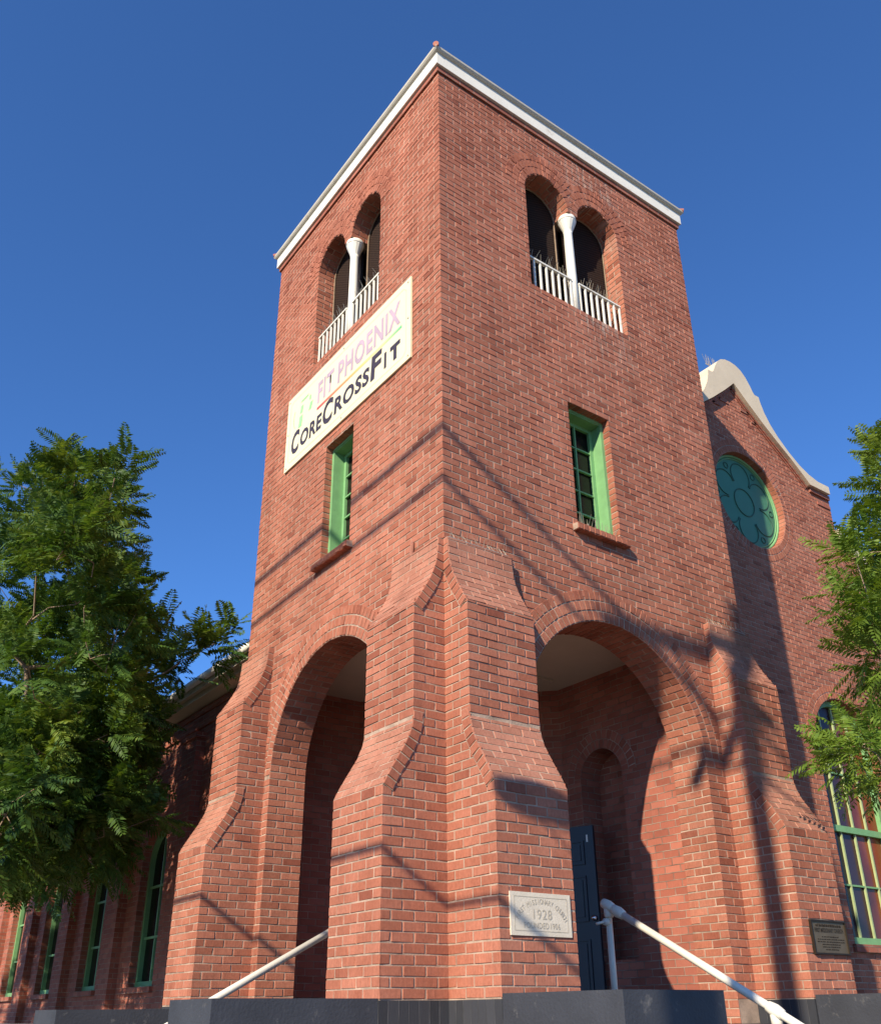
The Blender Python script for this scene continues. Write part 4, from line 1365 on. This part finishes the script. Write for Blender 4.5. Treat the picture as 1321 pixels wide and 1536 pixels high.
mb = MB(); tube(mb, [(-.02, .47, 3.95), (-.035, .47, 3.78)], .022, 8); tube(mb, [(-.03, .47, 3.78), (-.02, .45, 3.6)], .008, 6); mb.build('conduit', M_SLOPE, cp)

# ------------------------------------------------------------------ utility pole and lines out in the street
PXY = Vector((-6.0, -4.86, 0))
up = empty('utility_pole')
tag(up, 'wooden utility pole with a side arm standing at the kerb', 'utility pole')
mb = MB(); tube(mb, [PXY + Vector((0, 0, GZ)), PXY + Vector((0, 0, 10.8))], [.14, .10], 14); mb.build('pole', M_POLE, up, True)
ZA = 10.30
mb = MB(); box(mb, -8.5, -5.75, -4.86 - .17, -4.86 - .05, ZA - .06, ZA + .06); mb.build('crossarm', M_POLE, up)
mb = MB(); box(mb, -7.6, -5.8, -4.86 - .17, -4.86 - .05, 9.05, 9.15); mb.build('crossarm', M_POLE, up)
mb = MB(); tube(mb, [(-6.1, -4.97, ZA - 1.3), (-7.9, -4.97, ZA - .06)], .035, 8); tube(mb, [(-6.1, -4.72, ZA - 1.7), (-6.9, -4.72, ZA - .5)], .03, 8); mb.build('arm_brace', M_POLE, up)
for x, zz in ((-8.3, ZA), (-6.9, ZA), (-7.3, 9.09)):
    mb = MB(); lathe(mb, (x, -4.97), [(.02, zz + .06), (.02, zz + .10), (.05, zz + .12), (.05, zz + .17), (.03, zz + .20)], 10); mb.build('insulator', M_CABLE, up, True)
mb = MB(); tube(mb, [PXY + Vector((.1, .0, 4.95)), PXY + Vector((.14, .8, 5.3)), PXY + Vector((.14, 1.35, 5.34))], .011, 8); mb.build('shadow_bar_arm', M_POLE, up, True)  # thin arm added to carry the unseen shadow bar
mb = MB(); tube(mb, [PXY + Vector((.04, 1.40, 5.31)), PXY + Vector((.14, 1.40, 5.33)), PXY + Vector((.5, 1.40, 5.31)), PXY + Vector((.85, 1.40, 5.28))], [.06, .10, .12, .05], 12); mb.build('shadow_bar', M_GUTTER, up, True)  # unseen bar added to cast the dark band on the front buttress
def wire(x, z, r, sag, label, y0=-44, y1=38, yp=-4.97, dz=0):
    pts = []
    for (a, b) in ((y0, yp), (yp, y1)):
        for i in range(25):
            t = i / 24
            if a == yp and i == 0: continue
            pts.append((x, a + (b - a) * t, z - sag * 4 * t * (1 - t)))
    mb = MB(); tube(mb, pts, r, 6)
    tag(mb.build('overhead_wire', M_CABLE, None, True), label, 'wire', 'overhead wires along the street')
wire(-8.3, ZA + .18, .042, .5, 'black overhead wire at the tip of the long upper pole arm')
wire(-7.3, 9.27, .034, .5, 'thin black overhead wire on the shorter lower pole arm')
wire(-5.86, 4.48, .028, .12, 'thick black cable hung lowest on the utility pole')

# ------------------------------------------------------------------ trees
def fronds_mesh(name, P, Dv, Ln, seed, mat, parent, npair=12, lw=.012, plen=.28):
    rng = np.random.default_rng(seed)
    n = len(P)
    P = np.asarray(P); Dv = np.asarray(Dv); Ln = np.asarray(Ln)[:, None, None]
    Z = np.array([0, 0, 1.0])
    B = np.cross(Dv, Z); B /= np.linalg.norm(B, axis=1, keepdims=True) + 1e-9
    roll = rng.normal(0, .45, (n, 1))
    Nn = np.cross(B, Dv)
    B = B * np.cos(roll) + Nn * np.sin(roll)
    Nn = np.cross(B, Dv)
    droop = rng.uniform(.10, .55, (n, 1, 1))
    s = np.linspace(.12, 1.0, npair)[None, :, None]
    C = P[:, None, :] + Ln * (Dv[:, None, :] * s - droop * s ** 2 * Z * .55)
    tang = Dv[:, None, :] - droop * 2 * s * Z * .55
    tang /= np.linalg.norm(tang, axis=2, keepdims=True)
    shape = np.sin(np.pi * (.18 + .74 * s)) ** .8
    vs = []
    for sg in (-1, 1):
        dirp = B[:, None, :] * sg * .86 + tang * .5 - Z * rng.uniform(.02, .38, (n, 1, 1)) + Nn[:, None, :] * rng.normal(0, .12, (n, npair, 1))
        dirp /= np.linalg.norm(dirp, axis=2, keepdims=True)
        l = Ln * plen * shape * rng.uniform(.85, 1.12, (n, npair, 1))
        wv = np.cross(dirp, Nn[:, None, :] + rng.normal(0, .25, (n, npair, 3)))
        wv /= np.linalg.norm(wv, axis=2, keepdims=True) + 1e-9
        w = lw * (.7 + .6 * rng.random((n, npair, 1)))
        a = C; t = C + dirp * l - Z * l * .12
        m1 = C + dirp * l * .5 + wv * w; m2 = C + dirp * l * .5 - wv * w
        vs.append(np.stack([a, m1, t, m2], 2))
    V = np.stack(vs, 2).reshape(-1, 3)          # n,npair,2,4,3
    nq = len(V) // 4
    # rachis strips
    s2 = np.array([0, .5, 1.0])[None, :, None]
    R = P[:, None, :] + Ln * (Dv[:, None, :] * s2 - droop * s2 ** 2 * Z * .55)
    e = B[:, None, :] * .0028
    RV = np.stack([R - e, R + e], 2).reshape(n, 6, 3)
    base = len(V)
    idx = (base + np.arange(n)[:, None, None] * 6 + np.array([[0, 1, 3, 2], [2, 3, 5, 4]])[None]).reshape(-1, 4)
    F = np.concatenate([np.arange(nq * 4).reshape(-1, 4), idx])
    V = np.concatenate([V, RV.reshape(-1, 3)])
    me = bpy.data.meshes.new(name)
    me.vertices.add(len(V)); me.vertices.foreach_set('co', V.astype(np.float32).ravel())
    me.loops.add(F.size); me.loops.foreach_set('vertex_index', F.astype(np.int32).ravel())
    me.polygons.add(len(F)); me.polygons.foreach_set('loop_start', (np.arange(len(F)) * 4).astype(np.int32))
    me.polygons.foreach_set('loop_total', np.full(len(F), 4, dtype=np.int32))
    me.update(calc_edges=True)
    me.materials.append(mat)
    o = bpy.data.objects.new(name, me); COL.objects.link(o); o.parent = parent
    return o

def fern_tree(label, base, fork, clumps, mat, seed, per, nfr, L, crad, lw, limb_r, extra=None, drop=0.0):
    rng = np.random.default_rng(seed)
    root = empty('fern_leaved_tree'); tag(root, label, 'tree')
    mb = MB()
    base, fork = Vector(base), Vector(fork)
    tube(mb, [base, base.lerp(fork, .5) + Vector((.06, -.05, 0)), fork], [limb_r * 1.5, limb_r * 1.2, limb_r], 10)
    tr = mb.build('trunk', M_BARK, root, True)
    P, Dv, Ln = [], [], []
    cen = Vector(np.mean(np.array(clumps), 0))
    order = sorted(range(len(clumps)), key=lambda i: (Vector(clumps[i]) - fork).length)
    nodes = [(fork, limb_r * .8)]
    mb = MB()
    for i in order:
        c = Vector(clumps[i])
        # grow from the nearest node that lies nearer the fork
        best = min(nodes, key=lambda q: (q[0] - c).length + .25 * (q[0] - fork).length)
        a = best[0]; l = (c - a).length
        r0 = max(.007, min(best[1], .016 + .035 * l))
        mid = a.lerp(c, .5) + Vector(rng.normal(0, .05 * l + .01, 3)) + Vector((0, 0, -.06 * l))
        r1 = max(.005, r0 * .6)
        tube(mb, [a, mid, c], [r0, (r0 + r1) / 2, r1], 6, cap=False)
        nodes.append((c, r1)); nodes.append((mid, (r0 + r1) / 2))
        outw = Vector((c.x - cen.x, c.y - cen.y, 0))
        grow = (c - a).normalized()
        for k in range(per):
            off = Vector(rng.normal(0, crad, 3)) * .6
            tp = c + off
            dirc = (grow * .5 + off.normalized() * .6 + Vector((0, 0, .35))).normalized()
            for j in range(nfr):
                th = rng.uniform(0, 2 * pi)
                ax = Vector((0, 0, 1)); s1 = dirc.cross(ax)
                if s1.length < .05: s1 = Vector((1, 0, 0))
                s1.normalize(); s2 = dirc.cross(s1)
                sp = rng.uniform(.35, 1.25)
                d = (dirc * cos(sp) + (s1 * cos(th) + s2 * sin(th)) * sin(sp) + Vector((0, 0, .12 - drop))).normalized()
                P.append(tp + d * .02); Dv.append(d); Ln.append(L * rng.uniform(.7, 1.2))
    mb.build('branches', M_BARK, root, True, recalc=False)
    fronds_mesh('crown', P, Dv, Ln, seed + 1, mat, root, lw=lw)
    return root

LCL=[(-0.61,8.46,3.29),(-0.98,9.40,1.97),(-2.01,5.97,4.73),(-1.46,5.42,2.10),(-1.59,10.59,7.55),(-2.38,5.19,4.79),(-0.70,7.08,3.53),(-1.90,8.91,3.48),(-0.87,10.39,3.42),(-0.98,10.19,3.00),(-0.77,6.69,3.06),(-1.04,7.33,5.33),(-0.80,5.53,3.33),(-0.89,9.41,7.96),(-2.46,6.13,5.93),(-2.60,4.04,1.44),(-2.03,10.14,5.96),(-1.80,7.86,5.37),(-0.74,8.11,4.22),(-1.02,7.98,3.38),(-1.64,6.29,1.73),(-2.11,6.08,1.99),(-2.43,6.52,2.15),(-1.36,9.74,4.98),(-1.87,4.32,5.94),(-1.66,5.92,1.53),(-0.32,10.55,5.81),(-1.94,4.85,3.06),(-2.01,8.25,7.84),(-2.15,6.99,2.83),(-2.26,10.14,6.31),(-1.05,9.26,2.32),(-2.35,6.22,4.33),(-2.22,5.48,1.74),(-0.24,10.02,5.98),(-0.32,9.61,3.69),(-2.45,3.73,4.75),(-0.36,7.58,4.51),(-1.16,5.79,2.58),(-0.96,10.84,3.11),(-0.57,9.12,7.46),(-2.44,10.70,8.96),(-1.53,7.43,6.77),(-2.57,7.92,5.86),(-0.78,8.22,2.62),(-0.25,9.25,5.95),(-1.04,5.47,1.94),(-1.63,7.90,7.35),(-0.14,10.03,6.68),(-1.26,5.13,2.96),(-1.29,6.63,3.24),(-0.28,9.72,7.42),(-2.42,8.15,3.16),(-0.21,7.68,3.71),(-1.31,8.62,7.57),(-0.81,7.19,4.33),(-2.07,6.48,1.86),(-0.78,7.59,3.46),(-1.66,10.42,5.16),(-1.16,5.07,2.28),(-2.59,4.42,1.89),(-2.39,5.63,4.09),(-1.51,9.67,3.14),(-0.99,6.97,1.93),(-0.17,8.15,5.81),(-2.29,9.14,3.75),(-2.01,6.00,6.71),(-1.24,9.80,7.60),(-1.34,4.41,4.26),(-2.55,7.15,5.45),(-1.47,9.15,7.77),(-1.99,8.26,3.86),(-2.06,9.56,8.27),(-2.09,8.73,1.78),(-1.17,6.31,4.75),(-0.64,8.99,6.01),(-0.21,10.33,4.57),(-2.09,5.46,6.42),(-1.71,7.23,6.45),(-0.78,7.17,2.91),(-0.61,7.27,3.95),(-1.83,7.37,5.05),(-1.11,5.93,5.17),(-2.23,8.77,2.47),(-2.54,3.83,3.21),(-1.06,6.40,2.25),(-0.31,6.63,2.14),(-0.39,8.88,4.05),(-1.47,7.63,2.61),(-1.53,10.01,8.51),(-2.03,5.67,2.10),(-1.30,7.45,7.79),(-1.49,8.64,5.27),(-0.96,9.78,5.92),(-1.53,6.42,5.00),(-0.96,9.31,7.27),(-2.17,7.96,6.41),(-1.60,7.81,1.80),(-0.65,10.16,2.39),(-0.32,7.53,3.22),(-1.17,9.61,6.42),(-0.77,8.66,3.58),(-1.90,4.50,4.82),(-0.25,8.01,5.36),(-0.45,10.75,3.37),(-0.93,5.47,3.96),(-1.20,9.38,4.04),(-2.49,8.26,4.70),(-2.24,5.79,5.55),(-2.39,4.14,4.58),(-1.47,10.98,5.57),(-1.99,9.43,3.04),(-0.92,9.79,4.06),(-2.01,5.69,6.00),(-2.26,3.82,1.95),(-1.42,8.33,3.59),(-0.63,9.14,4.62),(-1.56,5.34,6.11),(-1.51,5.62,5.05),(-0.85,6.11,1.80),(-0.52,9.82,9.10),(-0.13,9.82,2.75),(-1.42,9.82,6.09),(-1.23,7.93,3.06),(-2.02,5.43,5.23),(-0.97,8.58,5.12),(-1.93,4.47,4.20),(-0.56,9.10,5.45),(-0.38,9.59,6.22),(-0.26,7.00,4.54),(-1.74,6.23,2.62),(-0.77,8.82,7.29),(-1.81,5.13,2.84),(-0.63,10.46,5.52),(-1.19,7.58,3.76),(-1.44,9.72,2.02),(-1.92,6.21,3.02),(-1.52,5.85,6.42),(-1.09,5.72,3.02),(-1.83,5.49,3.38),(-2.35,4.53,5.06),(-1.08,10.15,2.18),(-0.35,8.27,2.40),(-1.20,8.39,5.95),(-1.25,10.86,8.95),(-1.42,9.08,6.92),(-1.98,4.22,5.12),(-1.37,6.41,6.13),(-2.16,8.56,7.00),(-2.02,8.21,5.07),(-1.37,4.95,4.37),(-1.79,10.69,5.90),(-0.60,10.91,2.03),(-0.89,7.96,6.90),(-0.92,9.25,6.48),(-2.27,10.47,5.45),(-1.54,10.39,2.57),(-0.84,6.34,2.78),(-2.17,4.76,1.69),(-1.70,4.73,3.71),(-1.37,6.09,2.13),(-0.72,5.90,3.61),(-1.79,8.37,7.21),(-1.46,6.12,4.32),(-1.38,5.88,3.46),(-0.64,7.52,2.83),(-1.91,9.50,3.67),(-1.14,5.07,3.64),(-2.16,9.14,7.27),(-1.59,4.37,3.68),(-1.73,8.19,3.34),(-1.39,7.63,7.20),(-0.58,5.19,2.05),(-0.78,8.14,6.41),(-2.11,6.12,3.92),(-0.49,6.06,4.63),(-1.44,8.02,4.21),(-2.00,9.05,6.36),(-0.30,7.29,4.25),(-0.52,7.87,2.48),(-1.67,8.83,8.64),(-1.63,8.45,2.58),(-1.06,6.90,5.80),(-2.30,5.32,5.61),(-0.41,9.74,4.54),(-2.12,11.25,2.07),(-1.12,5.55,2.42),(-0.50,6.36,3.56),(-1.64,7.95,3.14),(-2.20,10.40,1.96),(-2.11,5.13,2.47),(-1.74,10.86,2.80),(-2.47,9.03,2.79),(-1.38,5.92,1.89),(-0.61,8.18,2.26),(-0.61,8.76,3.81),(-0.75,6.86,2.73),(-2.40,9.49,3.74),(-0.61,10.48,3.16),(-1.53,9.56,2.34),(-2.09,5.08,2.70),(-2.04,7.75,2.79),(-0.85,10.79,2.21),(-1.88,6.11,2.96),(-2.11,7.67,2.99),(-1.72,8.83,2.54),(-2.40,5.55,2.01),(-2.47,5.11,2.11),(-1.79,8.73,3.86),(-2.53,11.27,3.90),(-0.52,8.77,2.22),(-0.56,7.87,1.94),(-1.33,8.23,3.07),(-1.65,5.82,2.97),(-1.08,9.65,3.07),(-1.77,7.35,2.35),(-2.19,7.90,2.01),(-1.08,9.60,3.47),(-2.55,7.37,2.95),(-2.40,11.29,3.89),(-1.54,9.58,2.28),(-0.54,6.45,2.56),(-1.45,11.35,2.77),(-0.62,10.53,3.20),(-1.29,11.22,3.97),(-1.98,10.50,2.27),(-1.82,11.23,4.16),(-1.07,10.34,3.45),(-1.84,7.78,3.12),(-1.49,10.45,2.48),(-2.46,9.77,2.49),(-0.94,9.86,2.42),(-0.89,8.88,4.11),(-1.83,10.07,4.00),(-1.79,9.26,3.96),(-0.51,10.98,3.98),(-2.31,8.97,3.69),(-1.33,10.62,3.59),(-0.80,9.25,2.76),(-0.86,10.30,3.80),(-1.34,7.08,2.56),(-1.85,7.12,3.21),(-2.36,9.69,2.71),(-2.26,6.66,2.83),(-1.69,10.08,1.99),(-2.13,6.91,2.21),(-1.03,5.71,1.85),(-1.43,9.79,4.09),(-1.05,8.11,3.33),(-0.63,11.48,4.40),(-2.32,7.12,2.88),(-2.25,9.95,1.88),(-0.74,8.81,3.48),(-1.73,11.09,3.38),(-0.72,11.00,3.71),(-0.53,8.18,2.76),(-0.83,8.43,2.60),(-1.17,8.09,2.07),(-1.48,11.09,2.54),(-0.87,9.21,2.06),(-1.77,5.23,2.78),(-0.62,7.26,3.73),(-2.33,11.27,2.93),(-1.22,11.41,2.74),(-0.61,9.23,3.08),(-2.24,6.53,2.76),(-1.81,9.09,1.81),(-1.94,5.21,2.37),(-1.84,7.38,3.33),(-1.97,9.21,3.98),(-0.96,9.82,3.39),(-2.05,10.47,2.54),(-0.79,7.91,3.52),(-1.55,9.25,2.69),(-1.39,9.79,2.75),(-1.34,7.97,3.06),(-1.79,8.55,3.76),(-2.41,10.16,3.90),(-2.14,9.13,2.43),(-0.75,6.28,2.04),(-2.52,9.67,2.31),(-1.94,11.35,3.83),(-1.05,8.74,3.56),(-2.58,10.28,2.65),(-2.60,11.37,1.98),(-1.09,11.38,4.33),(-1.71,5.96,2.12),(-1.11,11.18,3.63),(-1.87,8.88,3.60),(-2.07,9.51,2.28),(-1.14,6.47,2.85),(-1.14,6.71,3.21),(-1.33,7.64,2.30),(-1.15,9.56,2.25),(-0.96,8.21,3.78),(-1.94,9.25,1.94),(-1.16,10.91,4.22),(-0.56,9.01,3.49),(-1.32,6.05,2.40),(-2.14,9.70,3.43),(-2.18,9.47,3.33),(-0.84,10.99,2.86),(-0.99,5.77,2.82),(-0.80,9.32,3.00),(-1.34,8.17,3.29),(-0.74,11.34,2.28),(-1.01,11.14,3.46),(-1.55,7.42,3.10),(-1.38,8.97,2.03),(-0.50,6.79,3.29),(-2.18,9.10,1.92),(-1.90,7.50,2.61),(-1.58,6.03,3.12),(-0.60,8.10,3.06),(-1.00,10.72,3.27),(-1.20,9.49,3.19),(-1.53,7.61,3.00),(-1.60,10.22,2.16),(-2.35,11.00,3.18),(-1.14,10.95,3.84),(-1.41,11.19,3.51),(-1.66,6.19,2.16),(-0.94,10.83,2.74),(-1.49,9.41,3.46),(-2.02,10.92,3.30),(-1.10,9.47,2.97),(-1.13,6.23,3.29),(-1.23,9.09,2.55),(-2.22,5.66,2.06),(-2.21,8.15,3.35),(-2.54,7.26,2.05),(-1.52,8.72,3.39),(-1.67,7.39,2.65),(-2.38,6.26,3.11),(-2.54,5.82,3.00),(-1.90,8.38,3.70),(-1.35,10.10,3.06),(-1.18,7.72,2.07),(-2.44,6.18,2.99),(-2.02,8.64,3.63),(-1.83,10.19,3.17),(-1.42,10.57,4.43),(-1.36,10.86,2.34),(-0.82,6.04,2.13),(-1.99,11.03,2.82),(-1.68,6.88,1.92),(-1.67,8.23,2.67),(-0.69,8.76,1.99),(-1.42,9.04,3.59),(-1.84,10.74,4.02),(-1.21,7.33,1.94),(-0.55,10.66,4.36),(-1.72,6.25,2.03),(-1.74,5.96,2.48),(-0.55,11.07,4.27),(-0.25,4.59,4.18),(-0.25,5.06,4.21),(-0.25,5.77,4.26)]
RCL=[(4.45,-1.62,4.44),(4.44,-1.34,2.08),(4.84,-1.86,4.23),(3.27,-2.24,2.81),(4.82,-1.23,2.58),(2.50,-2.25,1.67),(5.20,-1.60,3.94),(3.87,-1.93,3.26),(4.05,-2.12,3.59),(4.05,-2.08,3.97),(3.15,-2.07,2.86),(6.43,-1.19,6.44),(4.99,-1.40,4.17),(3.31,-2.01,3.69),(2.83,-1.93,1.89),(6.90,-1.19,6.58),(4.20,-2.19,4.08),(3.72,-1.32,2.14),(3.43,-2.07,2.03),(4.69,-1.35,2.08),(5.68,-1.12,4.47),(5.25,-1.57,5.38),(4.00,-1.62,4.07),(4.78,-1.32,3.14),(3.82,-1.92,2.16),(2.69,-2.28,1.58),(3.24,-1.62,1.99),(4.42,-1.88,4.91),(4.50,-1.71,2.98),(5.15,-1.36,3.47),(3.20,-1.99,3.22),(3.32,-2.06,2.72),(4.01,-2.05,3.00),(4.26,-1.41,3.15),(5.68,-1.24,4.73),(4.53,-1.62,3.78),(5.81,-1.35,6.15),(4.69,-1.88,4.85),(4.79,-1.44,4.17),(4.08,-1.47,3.08),(6.69,-1.22,6.38),(4.56,-1.12,2.43),(3.71,-2.13,3.27),(3.55,-2.06,3.17),(4.87,-1.12,2.09),(5.37,-1.40,5.40),(5.32,-1.17,3.30),(4.39,-2.06,5.29),(7.56,-1.61,2.92),(6.74,-2.26,3.97),(5.44,-2.95,4.62),(6.02,-2.99,5.58),(8.07,-1.65,3.23),(7.79,-1.41,3.14),(5.94,-2.60,3.91),(5.83,-3.07,4.77),(6.78,-1.58,2.76),(7.38,-3.31,3.92),(5.39,-2.24,5.44),(6.38,-1.23,4.53),(7.45,-1.04,4.21),(6.59,-1.23,3.46),(6.09,-1.76,4.82),(7.67,-2.84,5.31),(6.10,-2.75,3.07),(5.34,-2.24,5.04),(6.70,-1.02,3.93),(6.70,-1.45,4.15),(7.47,-2.20,2.91),(8.37,-1.53,4.60),(6.30,-3.18,3.85),(5.83,-2.32,5.10),(6.77,-2.87,5.36),(7.06,-0.91,3.38),(6.21,-1.15,3.86),(5.39,-2.96,3.71),(7.39,-2.50,5.33),(6.52,-2.10,5.95),(6.53,-2.71,4.20),(6.92,-2.39,5.35),(5.53,-1.78,5.62),(6.76,-2.64,2.76),(6.90,-3.04,3.82),(6.68,-1.02,3.57),(6.15,-1.57,4.51),(5.49,-2.37,5.53),(4.78,-2.37,4.45),(7.81,-2.28,4.22)]
BCL=[(-4.05,12.67,1.32),(-3.99,11.94,4.89),(-4.96,12.46,4.15),(-2.64,11.96,3.46),(-3.98,13.12,4.28),(-4.73,10.43,5.55),(-5.16,10.66,3.56),(-5.22,11.06,2.06),(-3.26,12.83,3.66),(-2.70,11.25,4.58),(-5.64,10.71,2.21),(-2.63,11.29,2.51),(-2.95,12.16,4.90),(-3.87,10.72,2.17),(-5.00,10.45,3.21),(-2.73,9.93,2.59),(-5.01,11.21,0.74),(-4.64,9.58,4.49),(-3.45,10.67,3.32),(-4.05,10.09,5.27),(-4.91,12.50,1.17),(-4.46,8.83,2.85),(-4.63,12.21,2.28),(-2.53,10.83,1.91),(-4.37,9.09,2.25),(-3.19,10.80,2.90),(-2.68,12.09,1.68),(-3.66,11.80,1.42),(-4.60,13.16,3.00),(-4.82,13.11,2.83),(-3.90,10.07,2.68),(-4.81,10.87,4.43),(-4.67,11.24,3.13),(-4.16,9.08,2.60),(-4.56,10.88,2.01),(-4.30,12.55,0.81),(-5.71,11.48,3.64),(-3.69,9.82,3.17),(-4.88,9.15,3.54),(-4.80,11.23,5.27),(-4.29,13.08,2.04),(-5.31,10.79,2.07),(-3.24,9.33,4.45),(-5.17,10.82,1.61),(-3.41,10.29,3.84),(-3.68,12.76,2.95),(-2.81,10.55,2.93),(-2.56,10.40,2.74),(-3.49,9.38,3.03),(-3.15,10.71,2.18),(-3.24,10.74,1.45),(-4.82,8.91,3.03),(-3.78,11.93,2.89),(-3.87,10.84,2.10),(-3.24,11.38,3.57),(-3.37,10.89,3.27),(-5.56,10.09,4.14),(-3.14,11.66,2.68),(-5.90,10.96,3.32),(-4.86,10.82,5.68),(-3.48,10.34,3.13),(-1.80,8.79,3.23),(-1.63,12.20,2.68),(-3.60,13.34,1.99),(-1.75,13.35,4.87),(-4.11,8.62,2.69),(-3.20,12.20,3.80),(-4.49,15.05,2.06),(-4.04,9.38,2.91),(-4.12,13.50,2.80),(-4.22,11.07,4.54),(-2.95,8.98,3.67),(-3.12,12.13,4.27),(-4.17,13.39,4.36),(-1.85,11.20,2.32),(-2.47,15.48,5.09),(-2.82,10.74,4.91),(-4.14,13.01,4.67),(-2.92,13.70,3.09),(-2.49,10.00,4.02),(-4.18,9.72,1.95),(-3.63,8.54,4.10),(-1.86,14.37,1.65),(-3.12,9.43,3.62),(-4.56,15.17,3.18),(-4.08,11.40,2.65),(-3.15,11.39,5.08),(-3.66,8.96,3.55),(-3.17,11.00,5.06),(-2.07,11.37,2.01),(-1.96,14.12,4.92),(-3.40,10.14,3.44),(-3.02,13.64,2.02),(-1.71,12.26,2.57),(-2.79,8.97,4.56),(-2.98,9.92,1.69),(-3.00,14.09,2.38),(-1.73,12.76,3.40),(-1.69,10.98,4.10),(-3.47,10.95,3.45),(-1.75,9.18,2.98),(-4.44,11.39,1.74),(-2.19,13.25,5.06),(-2.40,10.93,3.79),(-4.12,11.54,1.89),(-1.70,13.17,2.44),(-2.99,11.24,4.79),(-2.57,13.44,3.81),(-4.15,12.49,4.64),(-3.49,8.53,2.65),(-4.54,12.47,3.27),(-4.27,14.55,2.43),(-3.27,9.54,3.44),(-2.89,13.44,1.55),(-4.13,9.56,2.63),(-2.18,14.46,4.23),(-2.92,8.67,2.56),(-3.07,13.65,2.91),(-3.24,10.70,3.45),(-3.30,11.06,4.91),(-2.78,13.14,4.67),(-2.38,10.31,4.28),(-2.75,12.17,4.10),(-2.10,10.55,2.57),(-3.00,9.18,4.41),(-3.99,10.67,4.40),(-1.93,10.32,1.96),(-2.58,12.78,2.99),(-4.07,15.29,1.87),(-2.01,10.15,2.42),(-3.35,9.44,4.31),(-4.03,10.42,2.76),(-2.18,8.76,4.23),(-3.76,13.07,5.08),(-4.05,8.71,2.60),(-2.47,10.12,2.70),(-1.65,14.54,5.05),(-3.96,13.35,2.65),(-2.49,14.27,3.94),(-3.10,13.07,4.05),(-4.11,13.48,1.97),(-2.04,10.90,1.83),(-4.55,12.74,1.76),(-3.38,8.80,4.05),(-2.01,8.67,3.77),(-2.66,12.40,5.08),(-3.67,14.77,3.50),(-3.93,10.44,1.88),(-2.31,10.06,3.68),(-2.28,10.29,3.91)]
fern_tree('tall dense fern leaved tree shading the church wing beside the tower', (-2.6, 6.7, GZ), (-1.75, 6.4, 3.1), LCL, M_LEAF, 7, 4, 7, .44, .18, .0165, .09)
fern_tree('fern leaved tree added farther along to shade the wing, at the left edge', (-4.3, 11.4, GZ), (-4.1, 11.2, 2.2), BCL, M_LEAF, 27, 7, 7, .44, .30, .0115, .10)  # tree added to throw more shade on the wing
fern_tree('bright green fern leaved tree reaching in front of the nave gable', (6.6, -2.2, GZ), (6.2, -2.0, 2.4), RCL, M_LEAF2, 17, 4, 4, .40, .13, .012, .10, drop=.1)
